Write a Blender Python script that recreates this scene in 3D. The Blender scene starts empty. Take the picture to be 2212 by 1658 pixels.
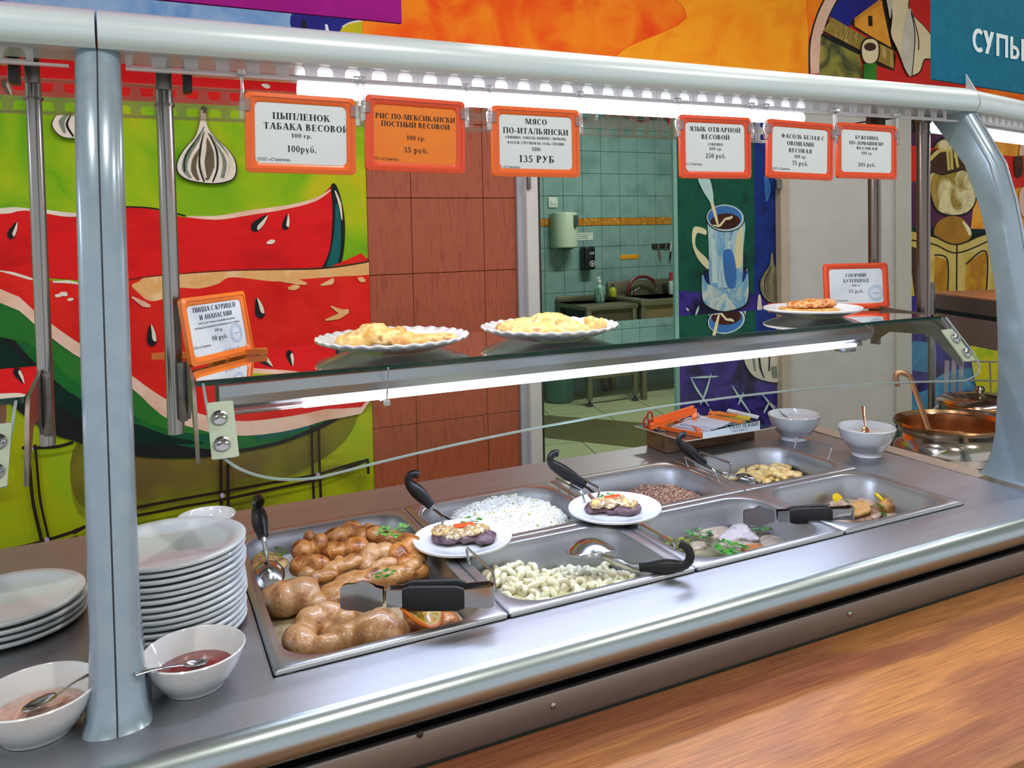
import bpy, bmesh, math, random
from mathutils import Vector, Matrix, noise
from math import sin, cos, pi, radians as R_, sqrt, atan2
random.seed(7)
SC = bpy.context.scene
COL = SC.collection
# ------------------------------------------------------------------ camera (worktop plane is z = 0 while building, lifted to 0.88 at the end)
LIFT = 0.88
CF, CX, CY = 1767.0, 1175.57, 563.04
YAW, PITCH, ROLL = 0.461395, 0.03662, -0.0193707
CAM = Vector((-0.13435, -1.05432, 0.55214))
_f = Vector((sin(YAW)*cos(PITCH), cos(YAW)*cos(PITCH), -sin(PITCH)))
_r = _f.cross(Vector((0, 0, 1))).normalized(); _u = _r.cross(_f)
CR = cos(ROLL)*_r + sin(ROLL)*_u; CU = -sin(ROLL)*_r + cos(ROLL)*_u; CD = _f
cd = bpy.data.cameras.new('camera'); co = bpy.data.objects.new('camera', cd); COL.objects.link(co)
co.matrix_world = Matrix(((CR.x, CU.x, -CD.x, CAM.x), (CR.y, CU.y, -CD.y, CAM.y), (CR.z, CU.z, -CD.z, CAM.z), (0, 0, 0, 1)))
cd.sensor_fit = 'HORIZONTAL'; cd.sensor_width = 36.0; cd.lens = CF*36/2212
cd.shift_x = (1106-CX)/2212; cd.shift_y = (CY-829)/2212; cd.clip_start = 0.02
SC.camera = co
def at(px, py, **k):            # where the sight line of a photo pixel meets a real plane of the place
    d = CD + CR*((px-CX)/CF) - CU*((py-CY)/CF)
    (a, v), = k.items(); i = 'xyz'.index(a)
    return CAM + d*((v-CAM[i])/d[i])
# ------------------------------------------------------------------ world, exposure
w = bpy.data.worlds.new('room_light'); SC.world = w; w.use_nodes = True
bg = w.node_tree.nodes['Background']; bg.inputs[0].default_value = (0.93, 0.96, 1.0, 1); bg.inputs[1].default_value = WORLD_S = 0.62
SC.view_settings.view_transform = 'Standard'; SC.view_settings.look = 'None'
SC.view_settings.gamma = 1.0; SC.view_settings.use_curve_mapping = False; SC.view_settings.exposure = 0.45
SC.cycles.use_denoising = True
SC.cycles.max_bounces = 8; SC.cycles.transparent_max_bounces = 24; SC.cycles.glossy_bounces = 5; SC.cycles.diffuse_bounces = 3
SC.cycles.caustics_reflective = False; SC.cycles.caustics_refractive = False; SC.cycles.sample_clamp_indirect = 4.0
LED_W, LED2_W, DOWN_W, KITCH_W = 3.2, 2.5, 10.0, 34.0
def area(name, loc, sx, sy, power, col, rot=(0, 0, 0), parent=None):
    l = bpy.data.lights.new(name, 'AREA'); l.shape = 'RECTANGLE'; l.size = sx; l.size_y = sy; l.energy = power; l.color = col
    o = bpy.data.objects.new(name, l); COL.objects.link(o); o.location = loc; o.rotation_euler = rot
    if parent is not None:
        o.parent = parent; o.location = Vector(loc) - parent.location
    return o
# ------------------------------------------------------------------ helpers
def hx(h, k=1.0):
    c = [int(h[i:i+2], 16)/255 for i in (0, 2, 4)]
    return tuple(k*(v/12.92 if v <= .04045 else ((v+.055)/1.055)**2.4) for v in c) + (1,)
MATS = {}
def mat(name, cols, rough=.5, metal=0., scale=0., detail=3., stretch=(1, 1, 1), bump=0., bscale=None, coat=0., sss=0., spec=.5, emit=0., dist=0., lo=.3, hi=.7, rvar=0.):
    if name in MATS: return MATS[name]
    m = bpy.data.materials.new(name); m.use_nodes = True; nt = m.node_tree; N = nt.nodes; L = nt.links
    b = N['Principled BSDF']; b.inputs['Roughness'].default_value = rough; b.inputs['Metallic'].default_value = metal
    b.inputs['Coat Weight'].default_value = coat; b.inputs['Coat Roughness'].default_value = .08; b.inputs['Specular IOR Level'].default_value = spec
    if isinstance(cols, str): cols = [cols]
    cols = [hx(c) if isinstance(c, str) else c for c in cols]
    b.inputs['Base Color'].default_value = cols[0]
    if sss: b.inputs['Subsurface Weight'].default_value = sss; b.inputs['Subsurface Radius'].default_value = (.012, .006, .003); b.inputs['Subsurface Scale'].default_value = .5
    if emit: b.inputs['Emission Color'].default_value = cols[0]; b.inputs['Emission Strength'].default_value = emit
    if scale or bump:
        tc = N.new('ShaderNodeTexCoord'); mp = N.new('ShaderNodeMapping'); mp.inputs['Scale'].default_value = stretch
        L.new(tc.outputs['Object'], mp.inputs['Vector'])
        nz = N.new('ShaderNodeTexNoise'); nz.inputs['Scale'].default_value = scale or bscale; nz.inputs['Detail'].default_value = detail; nz.inputs['Distortion'].default_value = dist
        L.new(mp.outputs[0], nz.inputs['Vector'])
        if len(cols) > 1:
            rp = N.new('ShaderNodeValToRGB'); e = rp.color_ramp.elements; n = len(cols)
            e[0].position = lo; e[0].color = cols[0]; e[1].position = hi; e[1].color = cols[-1]
            for i in range(1, n-1): el = e.new(lo+(hi-lo)*i/(n-1)); el.color = cols[i]
            L.new(nz.outputs[0], rp.inputs[0]); L.new(rp.outputs[0], b.inputs['Base Color'])
        if rvar:
            mr = N.new('ShaderNodeMapRange'); mr.inputs[3].default_value = rough-rvar; mr.inputs[4].default_value = rough+rvar
            L.new(nz.outputs[0], mr.inputs[0]); L.new(mr.outputs[0], b.inputs['Roughness'])
        if bump:
            n2 = nz
            if bscale and bscale != scale:
                n2 = N.new('ShaderNodeTexNoise'); n2.inputs['Scale'].default_value = bscale; n2.inputs['Detail'].default_value = 4; L.new(mp.outputs[0], n2.inputs['Vector'])
            bp = N.new('ShaderNodeBump'); bp.inputs['Strength'].default_value = bump; bp.inputs['Distance'].default_value = .004
            L.new(n2.outputs[0], bp.inputs['Height']); L.new(bp.outputs[0], b.inputs['Normal'])
    MATS[name] = m
    return m
def clear(name, tint, refl=1.0, rough=.0, haze=0., hazecol=(1, 1, 1, 1), ior=1.5):     # thin sheet of glass or acrylic: tinted see-through, fresnel reflection, optional frosting
    if name in MATS: return MATS[name]
    m = bpy.data.materials.new(name); m.use_nodes = True; nt = m.node_tree; N = nt.nodes; L = nt.links; N.clear()
    out = N.new('ShaderNodeOutputMaterial'); tr = N.new('ShaderNodeBsdfTransparent'); tr.inputs[0].default_value = tint
    gl = N.new('ShaderNodeBsdfGlossy'); gl.inputs['Roughness'].default_value = rough; gl.inputs[0].default_value = (1, 1, 1, 1)
    fr = N.new('ShaderNodeFresnel'); fr.inputs[0].default_value = ior
    mu = N.new('ShaderNodeMath'); mu.operation = 'MULTIPLY'; mu.inputs[1].default_value = refl; L.new(fr.outputs[0], mu.inputs[0])
    base = tr.outputs[0]
    if haze:
        df = N.new('ShaderNodeBsdfDiffuse'); df.inputs[0].default_value = hazecol; tl = N.new('ShaderNodeBsdfTranslucent'); tl.inputs[0].default_value = hazecol
        m1 = N.new('ShaderNodeMixShader'); L.new(df.outputs[0], m1.inputs[1]); L.new(tl.outputs[0], m1.inputs[2])
        m2 = N.new('ShaderNodeMixShader'); m2.inputs[0].default_value = haze; L.new(base, m2.inputs[1]); L.new(m1.outputs[0], m2.inputs[2]); base = m2.outputs[0]
    mx = N.new('ShaderNodeMixShader'); L.new(mu.outputs[0], mx.inputs[0]); L.new(base, mx.inputs[1]); L.new(gl.outputs[0], mx.inputs[2]); L.new(mx.outputs[0], out.inputs[0])
    MATS[name] = m
    return m
def glow(name, col, s):
    return mat(name, [col], emit=s)
class MB:
    def __init__(s): s.v = []; s.f = []; s.m = []
    def add(s, vs, fs, m=0):
        o = len(s.v); s.v += [tuple(v) for v in vs]; s.f += [tuple(i+o for i in f) for f in fs]; s.m += [m]*len(fs); return s
    def box(s, x0, x1, y0, y1, z0, z1, m=0, M=None):
        vs = [(x, y, z) for z in (z0, z1) for y in (y0, y1) for x in (x0, x1)]
        if M is not None: vs = [M @ Vector(v) for v in vs]
        return s.add(vs, [(0, 2, 3, 1), (4, 5, 7, 6), (0, 1, 5, 4), (2, 6, 7, 3), (0, 4, 6, 2), (1, 3, 7, 5)], m)
    def rbox(s, x0, x1, y0, y1, z0, z1, r, m=0, seg=2, M=None):
        bm = bmesh.new(); bmesh.ops.create_cube(bm, size=1)
        for v in bm.verts: v.co = Vector((x0+(v.co.x+.5)*(x1-x0), y0+(v.co.y+.5)*(y1-y0), z0+(v.co.z+.5)*(z1-z0)))
        bmesh.ops.bevel(bm, geom=bm.edges[:], offset=r, segments=seg, affect='EDGES', profile=.5)
        return s.bm(bm, m, M)
    def bm(s, bm, m=0, M=None):
        bm.verts.index_update(); s.add([(M @ v.co if M is not None else v.co) for v in bm.verts], [[v.index for v in f.verts] for f in bm.faces], m); bm.free(); return s
    def tube(s, pts, r, seg=10, m=0, closed=False, flat=1.0, up=None, caps=True):
        pts = [Vector(p) for p in pts]; n = len(pts); rs = r if isinstance(r, (list, tuple)) else [r]*n
        vs = []; fs = []; pn = None
        for i, p in enumerate(pts):
            t = (pts[(i+1) % n]-pts[i-1]) if closed else (pts[min(i+1, n-1)]-pts[max(i-1, 0)])
            t.normalize()
            if up is not None: a = Vector(up)
            else: a = pn if pn is not None else (Vector((0, 0, 1)) if abs(t.z) < .9 else Vector((1, 0, 0)))
            a = (a - t*a.dot(t)).normalized(); pn = a; b = t.cross(a)
            for k in range(seg): th = 2*pi*k/seg; vs.append(p + a*(rs[i]*flat*cos(th)) + b*(rs[i]*sin(th)))
        for i in range(n if closed else n-1):
            j = (i+1) % n
            for k in range(seg): l = (k+1) % seg; fs.append((i*seg+k, i*seg+l, j*seg+l, j*seg+k))
        if caps and not closed: fs += [tuple(range(seg))[::-1], tuple((n-1)*seg+k for k in range(seg))]
        return s.add(vs, fs, m)
    def lathe(s, prof, c=(0, 0, 0), seg=40, m=0, wob=None, M=None):
        vs = []; fs = []; c = Vector(c)
        for j, (r, z) in enumerate(prof):
            for k in range(seg):
                th = 2*pi*k/seg; q = wob(th, j) if wob else 1
                v = Vector((r*q*cos(th), r*q*sin(th), z)); vs.append((M @ v if M is not None else v) + c)
        for j in range(len(prof)-1):
            for k in range(seg): l = (k+1) % seg; fs.append((j*seg+k, j*seg+l, (j+1)*seg+l, (j+1)*seg+k))
        if prof[0][0] < .0005: pass
        return s.add(vs, fs, m)
    def ell(s, c, r, m=0, M=None, seg=16, rings=10):
        vs = []; fs = []; c = Vector(c)
        for j in range(rings+1):
            ph = pi*j/rings
            for k in range(seg):
                th = 2*pi*k/seg; v = Vector((r[0]*sin(ph)*cos(th), r[1]*sin(ph)*sin(th), r[2]*cos(ph))); vs.append((M @ v if M is not None else v)+c)
        for j in range(rings):
            for k in range(seg): l = (k+1) % seg; fs.append((j*seg+k, (j+1)*seg+k, (j+1)*seg+l, j*seg+l))
        return s.add(vs, fs, m)
    def loft(s, loops, m=0, cap0=False, cap1=False, closed=True):
        n = len(loops[0]); vs = [p for l in loops for p in l]; fs = []
        for j in range(len(loops)-1):
            for k in range(n if closed else n-1): l = (k+1) % n; fs.append((j*n+k, j*n+l, (j+1)*n+l, (j+1)*n+k))
        if cap0: fs.append(tuple(range(n))[::-1])
        if cap1: fs.append(tuple((len(loops)-1)*n+k for k in range(n)))
        return s.add(vs, fs, m)
    def prism(s, poly, fn, d0, d1, m=0):      # 2D outline -> solid slab; fn(u, v, d) -> point
        a = [fn(u, v, d0) for u, v in poly]; b = [fn(u, v, d1) for u, v in poly]
        return s.loft([a, b], m, True, True)
    def build(s, name, mats, parent=None, smooth=True, ang=35, local=False):
        me = bpy.data.meshes.new(name); vs = s.v
        if parent is not None and not local:
            L = root_loc(parent); vs = [(v[0]-L.x, v[1]-L.y, v[2]-L.z) for v in vs]
        me.from_pydata(vs, [], s.f); mats = mats if isinstance(mats, (list, tuple)) else [mats]
        for q in mats: me.materials.append(q)
        me.polygons.foreach_set('material_index', s.m)
        bm = bmesh.new(); bm.from_mesh(me); bmesh.ops.remove_doubles(bm, verts=bm.verts, dist=1e-6) if smooth else None
        bmesh.ops.recalc_face_normals(bm, faces=bm.faces); bm.to_mesh(me); bm.free()
        if smooth: me.polygons.foreach_set('use_smooth', [True]*len(me.polygons)); me.set_sharp_from_angle(angle=R_(ang))
        o = bpy.data.objects.new(name, me); COL.objects.link(o); o.parent = parent
        return o
def root_loc(o):
    L = Vector((0, 0, 0))
    while o is not None: L += o.location; o = o.parent
    return L
def tag(o, label=None, cat=None, group=None, kind=None):
    if label: o['label'] = label
    if cat: o['category'] = cat
    if group: o['group'] = group
    if kind: o['kind'] = kind
    return o
def thing(name, label, cat, loc=(0, 0, 0), group=None, rot=(0, 0, 0)):
    o = bpy.data.objects.new(name, None); COL.objects.link(o); o.location = loc; o.rotation_euler = rot; o.empty_display_size = .02
    return tag(o, label, cat, group)
def solo(mb, name, mats, label, cat, group=None, kind=None, loc=None, **k):      # a thing that is one mesh, its origin at its own base
    if loc is None:
        xs = [v[0] for v in mb.v]; ys = [v[1] for v in mb.v]; zs = [v[2] for v in mb.v]
        loc = ((min(xs)+max(xs))/2, (min(ys)+max(ys))/2, min(zs))
    mb.v = [(v[0]-loc[0], v[1]-loc[1], v[2]-loc[2]) for v in mb.v]
    o = mb.build(name, mats, **k); o.location = loc
    return tag(o, label, cat, group, kind)
def struct(mb, name, mats, label=None, **k):
    o = mb.build(name, mats, **k); o['kind'] = 'structure'
    if label: o['label'] = label
    return o
def copy_tree(o, parent=None, data=None):
    c = o.copy(); COL.objects.link(c)
    if parent is not None: c.parent = parent; c.matrix_parent_inverse = o.matrix_parent_inverse
    for ch in list(o.children): copy_tree(ch, c)
    return c
def smoothcurve(pts, n=6, closed=True):
    out = []; N = len(pts)
    for i in range(N if closed else N-1):
        p = [Vector((*pts[(i+k) % N][:2], 0)) if closed else Vector((*pts[max(0, min(N-1, i+k))][:2], 0)) for k in (-1, 0, 1, 2)]
        for j in range(n):
            t = j/n
            q = .5*((2*p[1])+(p[2]-p[0])*t+(2*p[0]-5*p[1]+4*p[2]-p[3])*t*t+(3*p[1]-p[0]-3*p[2]+p[3])*t**3)
            out.append((q.x, q.y))
    if not closed: out.append(tuple(pts[-1][:2]))
    return out
def rrect(x0, x1, y0, y1, r, seg=7):
    o = []
    for cx, cy, a in ((x1-r, y1-r, 0), (x0+r, y1-r, pi/2), (x0+r, y0+r, pi), (x1-r, y0+r, 1.5*pi)):
        for k in range(seg+1): t = a+pi/2*k/seg; o.append((cx+r*cos(t), cy+r*sin(t)))
    return o
def blob(name, parts, mats, parent=None, vox=.004, bumpy=.0, bscale=60, smooth=3, seed=0):     # soft body: overlapping ellipsoids fused into one continuous skin
    mb = MB()
    for p in parts:
        c, r = p[0], p[1]; M = Matrix.Rotation(p[2], 3, 'Z') if len(p) > 2 else None
        if len(p) > 3: M = M @ Matrix.Rotation(p[3], 3, 'Y')
        mb.ell(c, r, M=M, seg=20, rings=12)
    o = mb.build('tmp', [], None)
    rm = o.modifiers.new('r', 'REMESH'); rm.mode = 'VOXEL'; rm.voxel_size = vox
    sm = o.modifiers.new('s', 'SMOOTH'); sm.iterations = smooth; sm.factor = .5
    dg = bpy.context.evaluated_depsgraph_get(); me = bpy.data.meshes.new_from_object(o.evaluated_get(dg)); me.name = name
    bpy.data.objects.remove(o)
    if bumpy:
        no = [v.normal.copy() for v in me.vertices]
        for v, n in zip(me.vertices, no):
            q = v.co*bscale+Vector((seed*7.3, seed*3.1, 0)); v.co += n*bumpy*(noise.noise(q)+.5*noise.noise(q*2.3))
    L = root_loc(parent) if parent is not None else Vector((0, 0, 0))
    if parent is None:
        xs = [v.co.x for v in me.vertices]; ys = [v.co.y for v in me.vertices]; zs = [v.co.z for v in me.vertices]
        L = Vector(((min(xs)+max(xs))/2, (min(ys)+max(ys))/2, min(zs)))
    for v in me.vertices: v.co -= L
    me.materials.clear()
    for q in (mats if isinstance(mats, list) else [mats]): me.materials.append(q)
    me.polygons.foreach_set('use_smooth', [True]*len(me.polygons)); me.polygons.foreach_set('material_index', [0]*len(me.polygons))
    o = bpy.data.objects.new(name, me); COL.objects.link(o)
    if parent is None: o.location = L
    else: o.parent = parent
    return o
# ------------------------------------------------------------------ shared materials
STEEL = mat('brushed_steel', ['b2b4ba', 'babcc2'], .43, 1., 5., 2, (2, 90, 20), rvar=.04)
STEELB = mat('polished_steel', ['b9babc'], .16, 1.)
STEELD = mat('dull_steel', ['6e6a66', '87837f'], .34, 1., 4, 3, (1, 1, 8))
ALU = mat('silver_grey_enamel', ['8fa3b4', '99abba'], .27, .35, 40, 2, coat=.25)
BEAMM = mat('satin_aluminium', ['c6d6de', 'd0dde4'], .34, .2, 3, 2, (1, 30, 30))
WHITE = mat('white_porcelain', ['e6e9ec'], .12, coat=.4)
PORC = mat('grey_white_porcelain', ['d6dfe3'], .2, coat=.1)
BLACK = mat('black_plastic', ['101114'], .33)
RUBBER = mat('black_grip', ['0c0e13', '14171e'], .6, 0, 300, 2, bump=.3)
GLASS = clear('clear_glass', (.955, .985, .975, 1), 1.0)
SHELFG = clear('green_shelf_glass', (.70, .86, .80, 1), 2.3)
GEDGE = mat('dark_green_glass_edge', ['0e3a33', '15473e'], .15)
GEDGEL = mat('pale_glass_edge', ['9fd0cf'], .15, emit=0)
ACRY = clear('clear_acrylic', (.95, .95, .95, 1), 1.0, .02, .12)
FROST = clear('frosted_acrylic', (.9, .88, .9, 1), .6, .15, .5, (.85, .85, .88, 1))
# ------------------------------------------------------------------ room shell
YW, YK, FZ = 2.10, 5.24, -0.88
def wx(px, Y=YW, py=500): return at(px, py, y=Y).x
def wz(py, px=1100, Y=YW): return at(px, py, y=Y).z
plaster = mat('cream_plaster', ['c9c2b6', 'd2cbc0'], .8, 0, 6, 3)
floor_m = mat('floor_tile_base', ['a9b183', 'b6bd90', 'a2a97c'], .35, 0, 3, 4)
fb = MB(); fb.box(-3, 7, -3.2, YK+.1, FZ-.05, FZ)
fm = MATS['floor_tile_base']; nt = fm.node_tree
br = nt.nodes.new('ShaderNodeTexBrick'); br.offset = 0; br.inputs['Scale'].default_value = 1; br.inputs['Mortar Size'].default_value = .004; br.inputs['Brick Width'].default_value = .42; br.inputs['Row Height'].default_value = .42
tc = nt.nodes.new('ShaderNodeTexCoord'); mp = nt.nodes.new('ShaderNodeMapping'); mp.inputs['Rotation'].default_value = (0, 0, R_(12)); nt.links.new(tc.outputs['Object'], mp.inputs[0]); nt.links.new(mp.outputs[0], br.inputs[0])
br.inputs['Color1'].default_value = hx('a6b083'); br.inputs['Color2'].default_value = hx('afb88c'); br.inputs['Mortar'].default_value = hx('4d5242')
nt.links.new(br.outputs[0], nt.nodes['Principled BSDF'].inputs['Base Color'])
struct(fb, 'floor', fm)
# dark olive band of floor tiles running across just inside the doorway
band = MB(); a, b, c, d = at(1158, 908, z=FZ), at(1395, 985, z=FZ), at(1480, 958, z=FZ), at(1158, 898, z=FZ)
q = [at(1155, 903, z=FZ), at(1158, 940, z=FZ), at(1400, 978, z=FZ), at(1470, 945, z=FZ), at(1400, 925, z=FZ)]
q = [at(1150, 895, z=FZ), at(1150, 942, z=FZ), at(1440, 974, z=FZ), at(1440, 918, z=FZ), at(1290, 905, z=FZ)]
band.add([(p.x, p.y, FZ+.002) for p in q], [(0, 1, 2, 3, 4)])
struct(band, 'trim_5', mat('olive_floor_tile', ['5c5a3a', '66643f'], .35, 0, 5, 3))
X0, X1, X2, X3 = wx(792), wx(1112), wx(1153), wx(1458)
X4, X5, X6, XR = wx(1672), wx(1690), wx(1953), 6.6
DTOP = 1.09
sw = MB()
for a in ((-3, X1, FZ, 2.1), (X1, X3, DTOP, 2.1), (X3, XR, FZ, 2.1)): sw.box(a[0], a[1], YW, YW+.012, a[2], a[3])
struct(sw, 'wall_back', plaster)
cl = MB(); cl.box(-3, 7, -3.2, YK+.1, 2.1, 2.2); struct(cl, 'ceiling', mat('ceiling_white', ['cfd0cf'], .9))
# brown tiles between mural and doorway
tm = mat('brown_wall_tile', ['94462b', '9e5034', '8c3f26'], .5, 0, 14, 6, (6, 1, .7), lo=.35, hi=.65)
tg = mat('brown_grout', ['5e2c1d'], .8)
tl = MB(); tl.box(X0, X1, YW-.006, YW, FZ, DTOP, 1)
xs = [X0, wx(887), wx(1042), X1]; z0 = wz(428, 900)
for i in range(3):
    for k in range(-5, 3):
        a, b = z0+.3*k, min(z0+.3*(k+1), DTOP)
        if a < FZ: a = FZ
        if b > a: tl.rbox(xs[i]+.001, xs[i+1]-.001, YW-.016, YW-.004, a+.0012, b-.0012, .0014, 0, 1)
struct(tl, 'wall_tiles_left', [tm, tg])
# doorway frame
dm = mat('door_frame_white', ['c8c6c6', 'bdbcbf'], .5, 0, 8, 2); dgm = mat('door_frame_grey', ['9d9fab'], .5); ddm = mat('door_edge_brown', ['2b2728'], .5)
df = MB(); xa, xb = wx(1112), wx(1128)
df.box(xa, xb, YW-.03, YW, FZ, DTOP+.06); df.rbox(xb, X2, YW-.05, YW+.02, FZ, DTOP+.06, .004, 1); df.box(X1, X3+.05, YW-.045, YW, DTOP, DTOP+.06, 1)
dfo = struct(df, 'door_1', [dgm, dm])
m2 = MB(); m2.box(X2, wx(1168), YW+.0, YW+.04, FZ, DTOP); m2.build('door_leaf_edge', ddm, dfo)
m2 = MB(); m2.box(wx(1453), wx(1461), YW-.012, YW+.004, FZ, DTOP); m2.build('jamb', mat('jamb_teal', ['6f9d92'], .4), dfo)
hg = MB(); p = at(1141, 393, y=YW-.055); hg.rbox(p.x-.006, p.x+.008, p.y-.01, p.y+.008, p.z-.03, p.z+.03, .002); hg.build('hinge', STEELD, dfo)
# closed white door right of the coffee mural
wd = MB(); wd.box(X4, X5, YW-.05, YW, FZ, DTOP+.06, 0); wd.box(X6-.11, X6+.01, YW-.04, YW, FZ, DTOP+.06, 2); wd.box(X5, X6-.11, YW-.025, YW, FZ, DTOP+.06, 1)
wdo = struct(wd, 'door_2', [mat('door_trim_beige', ['b3a492', 'aa9b8a'], .6, 0, 10), mat('door_panel_grey', ['bcbab8', 'b4b3b2'], .55, 0, 9), mat('door_trim_grey', ['b2afa9'], .6)])
hg = MB(); p = at(1681, 398, y=YW-.06); hg.rbox(p.x-.018, p.x+.02, p.y-.01, p.y+.01, p.z-.022, p.z+.022, .003); hg.build('hinge', STEELD, wdo)
# kitchen behind the doorway
kt = mat('teal_wall_tile', ['74978f', '80a29b', '6b8e87'], .25, 0, 4, 3); kg = mat('dark_grout', ['24443f'], .8); ko = mat('ochre_relief_band', ['c98a2c', 'a86a1c', 'd9a040'], .35, 0, 30, 2, bump=.3)
kw = MB(); kw.box(1.2, 6.2, YK, YK+.06, FZ, 2.1, 1)
gx = wx(1217, YK); gz = wz(580, 1300, YK); bz0, bz1 = wz(487, 1300, YK), wz(471, 1300, YK)
for i in range(-10, 16):
    a = gx+.1915*i
    if a < 1.3 or a > 6: continue
    for k in range(-6, 1):
        b = gz+.197*k; kw.rbox(a+.0015, a+.19, YK-.008, YK+.002, max(b+.0015, FZ), b+.1955, .002, 0, 1)
    kw.rbox(a+.0015, a+.19, YK-.008, YK+.002, gz+.1985, bz0-.001, .002, 0, 1)
    kw.rbox(a+.001, a+.1905, YK-.014, YK+.002, bz0, bz1, .004, 2, 1)
    for k in range(7):
        b = bz1+.197*k; kw.rbox(a+.0015, a+.19, YK-.008, YK+.002, b+.0015, b+.1955, .002, 0, 1)
struct(kw, 'wall_kitchen', [kt, kg, ko])
sd = MB(); sd.box(1.14, 1.2, YW+.02, YK+.06, FZ, 2.1); sd.box(6.2, 6.26, YW+.04, YK+.06, FZ, 2.1); struct(sd, 'wall_kitchen_sides', mat('teal_side_wall', ['5b9c90'], .3))
# hall downlights, then an unseen fill lamp added to light the kitchen
LAMPM = glow('warm_downlight', (1, .86, .66, 1), 20); KL = glow('kitchen_fill_glow', (.93, 1, .95, 1), 6)
for i, (x, y) in enumerate(((-1.1, .55), (.15, .6), (1.2, .65), (2.2, .7), (-.9, -.9), (.5, -1.0), (1.9, -.9), (3.2, .2))):
    t = thing('ceiling_downlight', 'small round warm downlight set in the ceiling above the counter aisle', 'lamp', (x, y, 2.1), 'downlights in the hall ceiling')
    r = MB(); r.lathe([(.035, -.001), (.05, -.006), (.055, 0), (.05, .002)], (x, y, 2.1), 24); r.build('trim_ring', STEELB, t)
    r = MB(); r.lathe([(.0001, -.002), (.036, -.002)], (x, y, 2.1), 24); r.build('bulb', LAMPM, t)
    area('downlight', (x, y, 2.09), .07, .07, DOWN_W, (1, .92, .82), parent=t)
t = thing('kitchen_fill_lamp', 'long unseen fill lamp added on the kitchen ceiling', 'lamp', (3.4, 3.6, 2.1))
r = MB(); r.rbox(2.9, 3.9, 3.52, 3.68, 2.05, 2.1, .01); r.build('housing', WHITE, t); r = MB(); r.rbox(2.92, 3.88, 3.54, 3.66, 2.035, 2.05, .006); r.build('tube', KL, t)
area('kitchen_fill_light', (3.4, 3.6, 2.03), 1, .16, KITCH_W, (.96, 1, .95), parent=t)
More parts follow.
